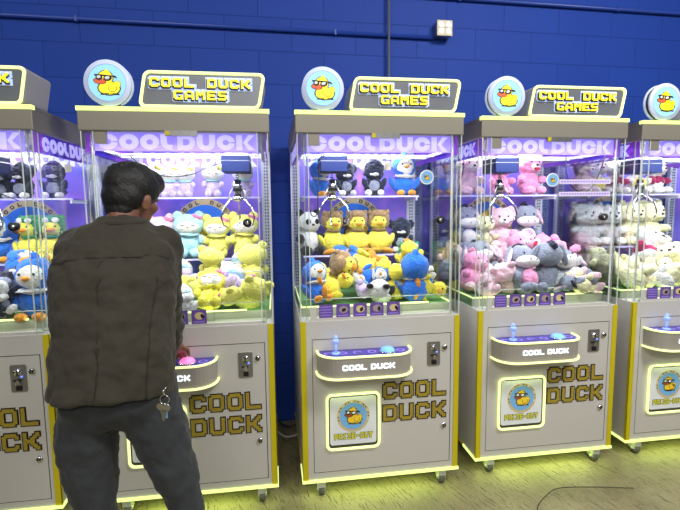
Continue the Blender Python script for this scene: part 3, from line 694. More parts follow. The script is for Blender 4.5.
PLUSH = [
  ('U', 0, 'tufted_navy', -0.05, 0.6, 1.545, 0.188, 12, 0, 0, 'dark tufted plush puppy cut by the left photo edge on the top shelf'),
  ('U', 0, 'tufted_navy', 0.057, 0.6, 1.545, 0.2, -5, 0, 0, 'dark tufted plush puppy left of the pale eared one in the leftmost machine'),
  ('U', 0, 'tufted_navy_ears', 0.221, 0.6, 1.545, 0.208, 8, 0, 0, 'dark tufted plush puppy with pale round ears in the leftmost machine nearest the side glass'),
  ('S', 0, 'bird_blue', -0.097, 0.6, 1.195, 0.28, 20, 0, 0, 'blue hooded bird plush cut by the left photo edge on the middle shelf'),
  ('S', 0, 'duck_green', 0.076, 0.6, 1.195, 0.26, -10, 0, 0, 'yellow duck plush in a green goggled hood, left of its twin on the middle shelf'),
  ('S', 0, 'duck_green', 0.195, 0.6, 1.195, 0.261, 12, 0, 0, "yellow duck plush in a green frog hood beside the man's shoulder"),
  ('P', 0, 'bird_blue', 0.283, 0.1862620194389644, 1.116, 0.308, 0, 0, 0, 'blue hooded bird plush with white face sitting low in the leftmost machine'),
  ('P', 0, 'tufted_navy', 0.16, 0.22, 1.125, 0.253, -10, 70, 20, 'dark tufted plush lying face up in the pile of the leftmost machine'),
  ('P', 0, 'tufted_navy', 0.136, 0.15547368029596237, 1.043, 0.198, 30, 75, 60, 'dark tufted plush with white paw lying low at the left photo edge'),
  ('P', 0, 'bird_blue', 0.111, 0.42, 1.2, 0.236, 40, 60, 60, "blue bird plush lying on its side at the back of the leftmost machine's pile"),
  ('P', 0, 'duck_green', 0.224, 0.45, 1.203, 0.215, -70, 60, 60, "green hooded duck plush lying at the back of the leftmost machine's pile"),
  ('U', 1, 'cat_lilac', -0.265, 0.6, 1.545, 0.194, 0, 0, 0, "white cat plush with lilac body partly behind the man's hair on the top shelf"),
  ('U', 1, 'cat_lilac', -0.171, 0.6, 1.545, 0.186, 4, 0, 0, "white cat plush with lilac body and a yellow bow, right beside the man's head"),
  ('U', 1, 'cat_lilac', -0.082, 0.6, 1.545, 0.186, -4, 0, 0, 'white cat plush with lilac body above the hanging cable, middle of the top shelf'),
  ('U', 1, 'cat_lilac', 0.076, 0.6, 1.545, 0.193, 6, 0, 0, 'white cat plush with lilac body just left of the claw on the top shelf'),
  ('U', 1, 'cat_lilac', 0.249, 0.6, 1.545, 0.195, 0, 0, 0, 'white cat plush with lilac body behind the claw on the top shelf'),
  ('S', 1, 'cat_pink', -0.236, 0.6, 1.195, 0.258, 8, 0, 0, "pale pink hooded cat plush peeping over the man's right shoulder"),
  ('S', 1, 'cat_blue', -0.073, 0.6, 1.195, 0.272, 4, 0, 0, 'pale blue hooded cat plush with a pink bow on the middle shelf'),
  ('S', 1, 'cat_yellow', 0.088, 0.6, 1.195, 0.251, -4, 0, 0, 'yellow hooded cat plush standing between the pale blue cat and the claw lock'),
  ('S', 1, 'cat_yellow', 0.245, 0.6, 1.195, 0.265, 4, 0, 0, 'yellow hooded cat plush on the far right of the middle shelf behind the black lock'),
  ('P', 1, 'cat_lilac', -0.083, 0.42, 1.131, 0.223, 40, 60, 40, "lilac cat plush half hidden by the man's right arm in the yellow pile"),
  ('P', 1, 'cat_yellow', 0.078, 0.4, 1.173, 0.222, 180, 10, 0, 'yellow cat plush seen from the back, below the pale blue cat'),
  ('P', 1, 'cat_lilac', 0.198, 0.3, 1.111, 0.228, 20, 60, 30, 'white and lilac cat plush lying between the yellow ones'),
  ('P', 1, 'cat_white', 0.224, 0.48, 1.159, 0.231, -30, 60, 0, 'white cat plush lying at the back of the yellow pile'),
  ('P', 1, 'cat_yellow', 0.299, 0.4, 1.165, 0.266, 170, 0, 0, 'yellow cat plush standing tall at the right end of the yellow pile'),
  ('P', 1, 'cat_yellow_face', 0.095, 0.2, 1.063, 0.243, 0, 45, 0, 'yellow cat plush with white face lying at the front of the yellow pile'),
  ('P', 1, 'cat_yellow', 0.222, 0.16, 1.029, 0.193, 150, 70, 40, 'yellow cat plush face down at the front of the yellow pile'),
  ('P', 1, 'cat_yellow', 0.308, 0.16784577552413893, 1.04, 0.242, 190, 40, -20, 'yellow cat plush slumped at the front right corner of the yellow pile'),
  ('P', 1, 'cat_white', -0.031, 0.1561843504338634, 1.036, 0.201, 40, 60, 60, "white cat plush with its side to the glass beside the man's right elbow"),
  ('P', 1, 'cat_yellow', -0.007, 0.25, 1.084, 0.172, 60, 80, 50, "small yellow cat plush lying right of the man's right elbow"),
  ('P', 1, 'cat_yellow', -0.167, 0.25, 1.089, 0.244, 60, 60, 50, "yellow cat plush behind the man's right forearm"),
  ('U', 2, 'bird_blue', -0.237, 0.6, 1.545, 0.231, 30, 0, 0, 'blue and white bird plush behind the claw on the top shelf of the middle machine'),
  ('U', 2, 'tufted_navy', -0.084, 0.6, 1.545, 0.209, 10, 0, 0, 'dark tufted plush puppy right of the claw on the top shelf of the middle machine'),
  ('U', 2, 'tufted_navy_ears', 0.097, 0.6, 1.545, 0.223, -8, 0, 0, 'dark tufted plush puppy with pale ears beside the blue bird on the top shelf'),
  ('U', 2, 'bird_blue', 0.289, 0.6, 1.545, 0.263, -4, 0, 0, 'blue hooded bird plush with round white face high in the middle machine, right end'),
  ('S', 2, 'panda', -0.31, 0.6, 1.195, 0.27, 20, 0, 0, "black and white plush at the left end of the middle machine's middle shelf"),
  ('S', 2, 'duck_brown', -0.162, 0.6, 1.195, 0.265, 8, 0, 0, 'yellow duck plush in a brown hood, left one of the three sitting in a row'),
  ('S', 2, 'duck_brown', -0.011, 0.6, 1.195, 0.267, 0, 0, 0, 'yellow duck plush in a brown hood, middle one of the three sitting in a row'),
  ('S', 2, 'duck_brown', 0.128, 0.6, 1.195, 0.269, -8, 0, 0, 'yellow duck plush in a brown hood, right one of the three sitting in a row'),
  ('S', 2, 'tufted_navy', 0.27, 0.6, 1.195, 0.215, -10, 0, 0, "dark tufted plush on the right end of the middle machine's middle shelf"),
  ('P', 2, 'bird_blue', -0.31, 0.2, 1.091, 0.237, 20, 20, 0, 'blue bird plush with white face leaning in the front left corner of the middle machine'),
  ('P', 2, 'duck_plain', -0.192, 0.2, 1.07, 0.215, -60, 60, 40, 'small yellow chick plush lying just right of the corner blue bird'),
  ('P', 2, 'duck_brown', -0.097, 0.3, 1.152, 0.289, 12, -20, -75, 'brown hooded yellow duck plush lying on its side across the pile'),
  ('P', 2, 'bird_blue', -0.095, 0.52, 1.184, 0.214, 90, 60, 60, 'blue and white bird plush peeking out behind the lying brown hooded duck'),
  ('P', 2, 'duck_plain', 0.067, 0.32, 1.144, 0.214, 200, 80, 30, 'yellow duck plush upside down with orange feet in the air, centre of the pile'),
  ('P', 2, 'cat_lilac', -0.063, 0.22, 1.057, 0.18, 40, 50, 40, 'lilac grey plush squeezed between the chick and the panda'),
  ('P', 2, 'bird_blue', 0.022, 0.25, 1.099, 0.182, -90, 80, 70, 'dark blue bird plush with orange feet lying above the panda'),
  ('P', 2, 'panda', 0.029, 0.1595172806071521, 1.029, 0.213, 160, 60, 0, 'black and white panda plush face down at the front of the pile'),
  ('P', 2, 'duck_plain', 0.133, 0.22, 1.08, 0.234, 180, 20, 0, 'yellow duck plush seen from behind, between the panda and the blue back'),
  ('P', 2, 'bird_blue', 0.224, 0.1780921201495294, 1.102, 0.279, 180, 5, 0, 'bright blue bird plush seen from behind at the front of the pile'),
  ('P', 2, 'duck_plain', 0.321, 0.18, 1.032, 0.207, -40, 30, 100, 'yellow duck plush with orange beak lying in the front right corner'),
  ('P', 2, 'duck_plain', 0.268, 0.42, 1.203, 0.238, 170, 50, 10, 'yellow duck plush with orange feet on top of the pile, above the blue back'),
  ('P', 2, 'cat_white', 0.325, 0.35, 1.109, 0.179, 30, 60, 60, 'white and grey plush wedged under the top yellow duck'),
  ('P', 2, 'duck_green', 0.3, 0.5, 1.135, 0.262, 0, 10, 0, "pale green and yellow plush at the back right of the middle machine's pile"),
  ('P', 2, 'duck_plain', -0.23, 0.42, 1.105, 0.205, 20, 40, -60, 'yellow plush between the corner blue bird and the lying hooded duck'),
  ('U', 3, 'bear_pink', -0.31, 0.6, 1.545, 0.259, 10, 0, 0, "pale pink plush bear seen through the fourth machine's side glass, left end of top shelf"),
  ('U', 3, 'bear_pink', -0.213, 0.6, 1.545, 0.273, 6, 0, 0, 'pale pink plush bear left of the claw carriage in the fourth machine'),
  ('U', 3, 'bear_rose', 0.008, 0.6, 1.545, 0.25, -6, 0, 0, "rose pink plush bear with open mouth hanging behind the fourth machine's claw"),
  ('U', 3, 'bear_rose', 0.213, 0.6, 1.545, 0.279, 6, 0, 0, "large rose pink plush bear alone at the right of the fourth machine's top shelf"),
  ('S', 3, 'donkey', -0.221, 0.6, 1.195, 0.29, 8, 0, 0, "grey donkey plush with pale muzzle, left one on the fourth machine's middle shelf"),
  ('S', 3, 'bear_cream', -0.089, 0.6, 1.195, 0.225, 0, 0, 0, 'beige plush between the grey donkey and the pale pink pup'),
  ('S', 3, 'bear_pink', 0.024, 0.6, 1.195, 0.28, -12, 0, 0, 'pale pink plush pup between the two grey donkeys on the shelf'),
  ('S', 3, 'donkey', 0.196, 0.6, 1.195, 0.296, -6, 0, 0, "grey donkey plush with pale muzzle, right one on the fourth machine's middle shelf"),
  ('P', 3, 'pig', -0.299, 0.3, 1.095, 0.266, 10, 10, 20, 'pink pig plush against the left side glass of the fourth machine'),
  ('P', 3, 'donkey', -0.218, 0.38, 1.134, 0.289, 0, 20, -10, 'pale headed grey donkey plush sitting up in the left of the pink pile'),
  ('P', 3, 'bear_pink', -0.303, 0.5, 1.148, 0.255, 20, 40, -50, 'pink plush bear leaning far back left in the pink pile'),
  ('P', 3, 'bear_pink', -0.264, 0.2, 1.026, 0.204, -20, 70, 40, 'pale pink plush lying below the sitting grey donkey'),
  ('P', 3, 'bear_pink', -0.144, 0.22, 1.057, 0.248, 160, 40, 20, 'pale pink plush bear seen from behind left of the pink bellied donkey'),
  ('P', 3, 'bear_pink', -0.031, 0.5, 1.167, 0.213, -50, 70, 60, 'pale pink plush lying under the shelf pup'),
  ('P', 3, 'pig', 0.067, 0.42, 1.191, 0.282, 0, 10, 0, 'bright pink pig plush sitting on top of the pink pile'),
  ('P', 3, 'bear_rose', 0.264, 0.45, 1.19, 0.303, -20, 60, -60, 'rose pink bear plush sprawled beside the bright pink pig'),
  ('P', 3, 'donkey_pink', -0.043, 0.2, 1.113, 0.302, 10, 20, 5, 'grey donkey plush with pink belly held up against the front glass'),
  ('P', 3, 'donkey', 0.089, 0.18838099347187565, 1.12, 0.316, 180, 10, 0, 'blue grey donkey plush seen from the back at the front of the pile'),
  ('P', 3, 'donkey', 0.281, 0.25, 1.086, 0.313, 0, 40, -5, 'large grey donkey plush with long pale muzzle facing out at the right of the pile'),
  ('P', 3, 'bear_rose', 0.302, 0.42, 1.157, 0.257, 40, 70, 60, 'pink bear plush arm down behind the long muzzled donkey'),
  ('P', 3, 'bear_cream', 0.248, 0.1574610402702947, 1.027, 0.205, 30, 80, 70, 'beige plush squashed below the long muzzled donkey'),
  ('P', 3, 'donkey', 0.167, 0.16, 1.023, 0.192, 200, 70, 30, 'small grey plush at the bottom beside the sign cards of the fourth machine'),
  ('P', 3, 'bear_pink', 0.309, 0.2, 1.037, 0.24, 20, 60, 60, 'pale pink fluffy plush beside the prize chute of the fourth machine'),
  ('U', 4, 'bear_white', -0.31, 0.6, 1.545, 0.246, 10, 0, 0, "white plush bear, leftmost on the rightmost machine's top shelf"),
  ('U', 4, 'bear_scarf', -0.217, 0.6, 1.545, 0.262, -5, 0, 0, "white plush bear with a yellow tummy on the rightmost machine's top shelf"),
  ('U', 4, 'bear_maroon', -0.072, 0.6, 1.545, 0.236, 5, 0, 0, 'white plush bear in a maroon shirt on the top shelf, left of the corner posts'),
  ('U', 4, 'bear_scarf', 0.089, 0.6, 1.545, 0.251, 0, 0, 0, 'white plush bear with a yellow tummy behind the corner posts of the rightmost machine'),
  ('U', 4, 'bear_maroon', 0.238, 0.6, 1.545, 0.253, 10, 0, 0, 'white plush bear in a maroon shirt below the claw of the rightmost machine'),
  ('S', 4, 'bear_white', -0.31, 0.6, 1.195, 0.304, 6, 0, 0, "white plush bear, left one on the rightmost machine's middle shelf"),
  ('S', 4, 'bear_white', -0.245, 0.6, 1.195, 0.292, 0, 0, 0, "white plush bear, second from left on the rightmost machine's middle shelf"),
  ('S', 4, 'bear_white', -0.107, 0.6, 1.195, 0.294, -6, 0, 0, "white plush bear behind the fourth machine's round lock"),
  ('S', 4, 'bear_cream', 0.065, 0.6, 1.195, 0.31, 0, 0, 0, "cream plush bear, left one of the cream pair on the rightmost machine's middle shelf"),
  ('S', 4, 'bear_cream', 0.223, 0.6, 1.195, 0.313, 5, 0, 0, "cream plush bear, right one of the cream pair on the rightmost machine's middle shelf"),
  ('P', 4, 'bear_cream', -0.279, 0.5, 1.092, 0.318, 20, 40, 30, "cream plush bear lying far back left in the rightmost machine's pile"),
  ('P', 4, 'bear_cream', -0.285, 0.35, 1.07, 0.304, 160, 30, 40, "cream plush bear seen from behind in the rightmost machine's pile"),
  ('P', 4, 'bear_cream', -0.279, 0.22, 1.048, 0.277, 40, 60, 60, 'cream plush bear lying against the side glass of the rightmost machine'),
  ('P', 4, 'bear_maroon', 0.048, 0.4, 1.173, 0.344, -20, 40, 30, 'white plush bear in a maroon shirt lying on top of the cream pile'),
  ('P', 4, 'bear_white', -0.126, 0.18, 1.035, 0.232, 60, 70, 50, 'white plush lying at the front left of the rightmost machine'),
  ('P', 4, 'bear_cream', 0.088, 0.25, 1.084, 0.344, -30, 40, -20, 'large cream plush bear cut by the right photo edge'),
  ('P', 4, 'bear_cream', 0.003, 0.16852486504510383, 1.038, 0.245, 150, 60, 30, 'cream plush bear lying at the front, cut by the right photo edge'),
  ('P', 4, 'bear_cream', -0.108, 0.3, 1.071, 0.241, 60, 60, 60, 'cream plush lying under the maroon shirted bear'),
]

SH = {0: 'leftmost', 1: 'second', 2: 'middle', 3: 'fourth', 4: 'rightmost'}
protos = {}
for (t, mi, kind, x, y, z, h, rz, rx, ry, lab) in PLUSH:
    nm = TOYNAME[kind.split('_')[0]]
    if kind not in protos:
        root = empty(nm); 
        for n_, mb in plush_parts(kind): mb.build(n_, root)
        CH[root.name] = [o for o in C.objects if o.parent == root]; protos[kind] = root; o = root
    else: o = copy_tree(protos[kind])
    a = R(MACH[mi][2]+rz); rot = (Matrix.Rotation(a, 4, 'Z') @ Matrix.Rotation(R(ry), 4, 'Y') @ Matrix.Rotation(-R(rx), 4, 'X'))
    p = mpt(mi, x, y, z)
    if t == 'P': p = p-(rot @ Vector((0, 0, .5*h)))
    o.matrix_world = Matrix.Translation(p) @ rot @ Matrix.Scale(h, 4)
    grp = {'U': 'plush toys on the top shelf of the %s machine', 'S': 'plush toys on the middle shelf of the %s machine', 'P': 'plush toys piled in the %s machine'}[t] % SH[mi]
    tag(o, lab, 'plush toy', grp)

# ------------------------------------------------------------------ room
WA = R(9.7); we = Vector((math.cos(WA), math.sin(WA), 0)); wn = Vector((-math.sin(WA), math.cos(WA), 0)); WP = Vector((-.363, 3.05, 0))
def setting(o): o['kind'] = 'structure'; return o
b = MB(); b.box(-7, 0, 0, 8, .2, 4.2, 'wall'); o = setting(b.build('wall_back')); o.location = WP; o.rotation_euler = (0, 0, WA)
b = MB(); b.box(-8, -5, -.1, 9, 6, 0, 'floor'); setting(b.build('floor'))
def wall_obj(name, mb, label=None, cat=None):
    o = mb.build(name); o.location = WP; o.rotation_euler = (0, 0, WA)
    if label: tag(o, label, cat)
    return o
def wpipe(z, s0, s1, r, m): return MB().tube([(s0, -r-.004, z), (s1, -r-.004, z)], r, m, 12)
b = wpipe(2.603, -6.5, 1.02, .013, 'wall_pipe')
for s in (-5, -3, -1.2, .35): b.box(s-.006, -.03, 2.586, s+.006, -.001, 2.62, 'wall_pipe')
wall_obj('wall_conduit', b, 'blue painted conduit running left along the wall from the outlet box', 'conduit')
b = wpipe(2.865, -.2, 7, .013, 'wall_pipe')
for s in (1.2, 2.4, 4): b.box(s-.006, -.03, 2.848, s+.006, -.001, 2.882, 'wall_pipe')
wall_obj('wall_conduit', b, 'blue painted conduit high on the wall at the top right, above the outlet box', 'conduit')
b = MB(); b.tube([(.703, -.04, 4.1), (.703, -.04, 1.2), (.703, -.02, .1)], .0085, 'grey_pipe', 10)
wall_obj('drop_cord', b, 'thin grey vertical cord hanging down the blue wall left of the outlet box', 'cord')
ob = empty('outlet_box', WP, WA); ob.location = WP+we*1.075+Vector((0, 0, 2.648)); tag(ob, 'cream electrical outlet box high on the blue wall', 'outlet')
b = MB(); b.box(-.052, -.07, -.048, .052, 0, .048, 'steel'); b.build('back_box', ob, bevel=.004)
b = MB(); b.box(-.054, -.077, -.05, .054, -.07, .05, 'box_cream'); b.build('cover_plate', ob, bevel=.003)
for s in (-1, 1):
    b = MB()
    for q in (-1, 1):
        b.prism(ellp(s*.024, q*.02, .015, .015), -.08, -.077, 'steel'); b.box(s*.024-.007, -.081, q*.02-.004, s*.024-.004, -.08, q*.02+.006, 'black'); b.box(s*.024+.004, -.081, q*.02-.004, s*.024+.007, -.08, q*.02+.006, 'black')
    b.build('receptacle', ob)
# cords
b = MB(); b.tube(smooth_path([(.90, 1.9, .006), (.947, 2.08, .006), (1.052, 2.195, .006), (1.137, 2.243, .006), (1.297, 2.249, .006), (1.52, 2.235, .006)]), .0018, 'cable', 6)
tag(b.build('floor_cord'), 'thin dark cord curving on the floor in front of the fourth claw machine', 'cord')
b = MB(); b.tube(smooth_path([(-.52, 2.98, .02), (-.45, 2.9, .012), (-.36, 2.80, .012), (-.28, 2.84, .012), (-.2, 2.95, .012), (-.16, 3.0, .05)]), .006, 'cable_white', 6)
tag(b.build('power_cord'), 'pale power cord on the floor in the gap left of the middle claw machine', 'cord')
b = MB(); b.tube(smooth_path([(-.5, 2.99, .12), (-.42, 2.93, .05), (-.34, 2.9, .03), (-.24, 2.93, .07), (-.18, 3.0, .12)]), .006, 'cable', 6)
tag(b.build('power_cord'), 'dark power cord drooping behind the pale cord by the wall', 'cord')

# ------------------------------------------------------------------ the man
M['skin'] = mat('skin', srgb(122, 80, 62), .5, var=.08, nscale=20)
M['hair'] = mat('black_hair', srgb(14, 13, 15), .55, var=.3, nscale=60, bump=.35, bscale=120)
M['jacket'] = mat('olive_brown_cloth', srgb(48, 44, 34), .85, var=.12, nscale=10, bump=.6, bscale=14, sheen=.1)
M['trouser'] = mat('charcoal_cloth', srgb(42, 45, 49), .85, var=.14, nscale=9, bump=.6, bscale=14, sheen=.1)
M['shoe'] = mat('black_leather', srgb(24, 24, 26), .4)
def V(*a): return Vector(a)
man = empty('person', (-.70, 1.42, 0)); MO = Vector((-.70, 1.42, 0))
tag(man, 'person seen from behind in dark olive brown jacket and charcoal trousers, playing a claw machine', 'person')
def L3(p): return Vector(p)-MO
HD = R(-20)  # head turned to the right
def hd(x, y, z):  # head frame: x right, y forward, z up about head centre
    c, s = math.cos(HD), math.sin(HD); q = V(x, y, z)*.9; tl = R(-20)
    q = V(q.x, q.y*math.cos(tl)-q.z*math.sin(tl), q.y*math.sin(tl)+q.z*math.cos(tl))
    return L3((-.748, 1.668, 1.520))+V(q.x*c-q.y*s, q.x*s+q.y*c, q.z)
def hell(mb, c, r, m, rot=(0, 0, 0), **k):
    e = MB(); e.ell((0, 0, 0), r, m, rot, **k); o = [hd(*(Vector(c)+Vector(v))) for v in e.v]
    mb.add(o, e.f, m, True)
def limb(mb, pts, rad, m, n=14, sub=5):
    P = smooth_path(pts, sub); k = len(pts)-1; rr = []
    for i in range(len(P)):
        t = min(i/sub, k-1e-6); j = int(t); f = t-j; f = f*f*(3-2*f); rr.append(rad[j]*(1-f)+rad[j+1]*f)
    mb.tube(P, rr, m, n); mb.ell(P[0], (rr[0],)*3, m); mb.ell(P[-1], (rr[-1],)*3, m)
shL, shR = L3((-.915, 1.575, 1.352)), L3((-.64, 1.655, 1.352))
elL, elR = L3((-.945, 1.63, 1.075)), L3((-.675, 1.765, 1.09))
wrL, wrR = L3((-.955, 1.905, .90)), L3((-.735, 1.955, .885))
hip = L3((-.725, 1.44, .86)); chest = L3((-.765, 1.56, 1.2)); nk = L3((-.765, 1.615, 1.42))
footL, footR = L3((-.835, 1.42, 0)), L3((-.50, 1.47, 0))
side = V(math.cos(R(14)), math.sin(R(14)), 0)
# body: one continuous surface
b = MB()
b.loft([(hip+V(0, 0.01, -.045), .11, .06, (0, 0, 1), side), (hip+V(0, .02, .1), .12, .08, (0, .3, 1), side), (chest, .14, .095, (0, .3, 1), side), (L3((-.77, 1.6, 1.36)), .13, .08, (0, .3, 1), side), (nk, .055, .055, (0, .2, 1), side)], 'skin')
b.tube([nk+V(0, -.02, -.03), hd(0, -.03, -.02)], [.055, .052], 'skin', 16)
hell(b, (0, -.01, .02), (.078, .098, .098), 'skin', nu=24, nv=16); hell(b, (0, .03, -.045), (.06, .065, .075), 'skin', nu=20, nv=14); hell(b, (0, .07, -.085), (.03, .025, .024), 'skin')
hell(b, (0, .1, -.015), (.013, .02, .026), 'skin'); hell(b, (0, .112, -.027), (.015, .012, .01), 'skin'); hell(b, (0, .088, -.055), (.024, .012, .008), 'skin'); hell(b, (0, .087, -.066), (.02, .012, .007), 'skin')
hell(b, (0, .09, .025), (.05, .014, .012), 'skin')
for s in (-1, 1):
    hell(b, (s*.05, .055, -.02), (.022, .03, .025), 'skin'); hell(b, (s*.083, -.01, -.024), (.012, .02, .034), 'skin', (0, 0, -s*.4)); hell(b, (s*.090, -.018, -.012), (.008, .016, .022), 'skin', (0, 0, -s*.5))
for (sh, el, wr) in ((shL, elL, wrL), (shR, elR, wrR)): limb(b, [sh, el, wr], [.045, .037, .026], 'skin')
for ft, sx in ((footL, -.08), (footR, .08)): limb(b, [hip+V(sx, 0.01, -.06), ft+V(-sx*.35, 0, .48), ft+V(0, 0, .08)], [.045, .04, .036], 'skin')
def hand(wr, d, palm_n, thumb_side, curl):
    d = Vector(d).normalized(); n = Vector(palm_n); n = (n-d*n.dot(d)).normalized(); s = d.cross(n)*thumb_side
    b.tube([wr-d*.01, wr+d*.03, wr+d*.08], [.026, .03, .026], 'skin', 12)
    b.ell(wr+d*.05+s*.012, (.024, .024, .024), 'skin'); b.ell(wr+d*.05-s*.018, (.024, .024, .024), 'skin'); b.ell(wr+d*.075+s*.02, (.016,)*3, 'skin'); b.ell(wr+d*.072-s*.028, (.014,)*3, 'skin')
    for k, ln in enumerate((.068, .076, .07, .055)):
        o = s*(.03-.02*k); p0 = wr+d*.078+o; a1, a2, a3 = curl; L_ = ln
        dirn = lambda a: d*math.cos(a)+n*math.sin(a)
        p1 = p0+dirn(a1)*L_*.45; p2 = p1+dirn(a1+a2)*L_*.32; p3 = p2+dirn(a1+a2+a3)*L_*.25
        b.tube([p0-d*.02, p0, p1, p2, p3], [.009, .0095, .009, .008, .0065], 'skin', 8); b.ell(p3, (.0065,)*3, 'skin', nu=8, nv=6)
    t0 = wr+d*.025+s*.022; t1 = t0+(s*.9+d*.7+n*.3).normalized()*.04; t2 = t1+(d+n*.8+s*.1).normalized()*.03
    b.tube([t0-s*.01, t0, t1, t2], [.014, .0135, .0105, .008], 'skin', 8); b.ell(t2, (.008,)*3, 'skin', nu=8, nv=6)
hand(wrL, (.0, .9, -.35), (0, -.3, -1), 1, (.5, .7, .5))
hand(wrR, (-.12, .75, -.45), (0, -.3, -1), -1, (.25, .35, .25))
body = b.build('body', man)
rm = body.modifiers.new('fuse', 'REMESH'); rm.mode = 'VOXEL'; rm.voxel_size = .0052; rm.use_smooth_shade = True
sm = body.modifiers.new('soften', 'SMOOTH'); sm.factor = .5; sm.iterations = 3
for s in (-1, 1):
    e = MB(); hell(e, (s*.032, .083, .004), (.011, .01, .009), 'lens'); hell(e, (s*.032, .091, .003), (.005, .003, .005), 'black'); e.build('eye', man)
# hair: cap of short black hair, longer on top, tapered at the nape
h = MB(); hell(h, (0, -.018, .045), (.102, .112, .095), 'hair', nu=30, nv=20, amp=.015, fr=14); hell(h, (0, .035, .082), (.088, .078, .06), 'hair', nu=24, nv=14, amp=.03, fr=16)
hell(h, (0, -.05, .0), (.09, .07, .088), 'hair', nu=24, nv=14, amp=.03, fr=14); hell(h, (0, -.055, -.06), (.064, .042, .05), 'hair')
for s in (-1, 1): hell(h, (s*.074, .015, .03), (.014, .028, .045), 'hair')
for k in range(90):
    a = rnd.uniform(0, 2*PI); q = rnd.uniform(.1, .95); c = V(.088*q*math.cos(a), -.01+.1*q*math.sin(a), .052+.085*math.sqrt(1-q*q*.85)); d = V(rnd.uniform(-.4, .4), .9, rnd.uniform(.0, .5)).normalized()
    h.tube([hd(*(c-d*.02)), hd(*(c+V(0, 0, .003))), hd(*(c+d*.026-V(0, 0, .006)))], [.004, .0045, .001], 'hair', 5)
ho = h.build('hair', man); rm = ho.modifiers.new('fuse', 'REMESH'); rm.mode = 'VOXEL'; rm.voxel_size = .004; rm.use_smooth_shade = True
def cloth(o, vox, amp, size, depth=3, it=8):
    rm = o.modifiers.new('fuse', 'REMESH'); rm.mode = 'VOXEL'; rm.voxel_size = vox; rm.use_smooth_shade = True
    s_ = o.modifiers.new('soften', 'SMOOTH'); s_.factor = .5; s_.iterations = it
    t = bpy.data.textures.new(o.name+'_folds', 'CLOUDS'); t.noise_scale = size; t.noise_depth = depth
    d = o.modifiers.new('folds', 'DISPLACE'); d.texture = t; d.strength = amp; d.mid_level = .5; d.texture_coords = 'LOCAL'
# jacket
j = MB()
j.loft([(L3((-.738, 1.425, .882)), .19, .135, (0, .15, 1), side), (L3((-.738, 1.432, .91)), .188, .134, (0, .2, 1), side), (L3((-.742, 1.455, 1.0)), .19, .13, (0, .25, 1), side), (L3((-.757, 1.5, 1.12)), .19, .135, (0, .3, 1), side),
        (L3((-.767, 1.545, 1.24)), .2, .138, (0, .3, 1), side), (L3((-.772, 1.585, 1.335)), .195, .12, (0, .3, 1), side), (L3((-.77, 1.607, 1.39)), .15, .095, (0, .3, 1), side), (L3((-.766, 1.622, 1.43)), .085, .078, (0, .25, 1), side), (L3((-.763, 1.628, 1.448)), .07, .07, (0, .25, 1), side)], 'jacket', n=28, p=2.25)
for (sh, el, wr) in ((shL, elL, wrL), (shR, elR, wrR)):
    limb(j, [sh+V(0, 0, .0), sh.lerp(el, .5)+V(0, -.008, 0), el+V(0, -.008, 0), el.lerp(wr, .5), wr+(el-wr).normalized()*.02], [.066, .06, .053, .047, .037], 'jacket', 16)
jo = j.build('jacket', man); cloth(jo, .008, .026, .06)
def seam(name, pts, parent_, target, m, wd=.0016):
    sb = MB(); sb.tube(smooth_path(pts, 10), wd, m, 6); so = sb.build(name, parent_); sw = so.modifiers.new('lie_on', 'SHRINKWRAP'); sw.target = target; sw.wrap_method = 'NEAREST_SURFACEPOINT'; sw.wrap_mode = 'ABOVE_SURFACE'; sw.offset = .0025
M['seam'] = mat('dark_stitching', srgb(40, 36, 28), .9)
seam('shoulder_seam', [L3((-.93, 1.47, 1.3)), L3((-.85, 1.45, 1.315)), L3((-.76, 1.46, 1.32)), L3((-.68, 1.49, 1.32)), L3((-.6, 1.56, 1.31))], jo, jo, 'seam')
seam('back_seam', [L3((-.76, 1.45, 1.31)), L3((-.745, 1.38, 1.1)), L3((-.725, 1.3, .89))], jo, jo, 'seam')
seam('side_seam', [L3((-.62, 1.5, 1.25)), L3((-.61, 1.42, 1.1)), L3((-.59, 1.33, .9))], jo, jo, 'seam')
# collar and seams sit on the jacket
k = MB(); cpts = [nk+V(.072*math.cos(a)*1.0, .072*math.sin(a), .014+(.002*math.sin(a))) for a in [2*PI*i/24 for i in range(24)]]
k.tube(cpts, .0145, 'jacket', 10, closed=True); k.tube([p_+V(0, 0, -.016)+(p_-nk)*.12 for p_ in cpts], .012, 'jacket', 8, closed=True); ko = k.build('collar', man)
# trousers
t = MB()
t.loft([(hip+V(0, .01, -.09), .10, .06, (0, 0, 1), side), (hip+V(0, .005, -.06), .155, .095, (0, 0, 1), side), (hip+V(0, -.0, .0), .182, .118, (0, 0, 1), side), (hip+V(0, .01, .05), .175, .12, (0, .1, 1), side), (hip+V(0, .015, .09), .165, .11, (0, .1, 1), side)], 'trouser', n=28, p=2.3)
limb(t, [L3((-.815, 1.43, .86)), L3((-.832, 1.425, .75)), L3((-.826, 1.415, .63)), L3((-.805, 1.40, .5)), L3((-.815, 1.40, .3)), footL+V(0, 0, .07)], [.09, .098, .086, .063, .06, .057], 'trouser', 18)
limb(t, [L3((-.65, 1.46, .86)), L3((-.615, 1.46, .75)), L3((-.575, 1.45, .64)), L3((-.528, 1.44, .5)), L3((-.515, 1.45, .3)), footR+V(0, 0, .07)], [.09, .096, .08, .058, .056, .054], 'trouser', 18)
to = t.build('trousers', man); cloth(to, .008, .02, .05, it=26)
for ft in (footL, footR):
    s = MB(); s.ell(ft+V(0, .07, .035), (.048, .14, .035), 'shoe', nu=18); s.ell(ft+V(0, .0, .06), (.042, .06, .05), 'shoe'); s.box(ft.x-.045, ft.y-.06, 0, ft.x+.045, ft.y+.2, .012, 'black'); s.build('shoe', man)
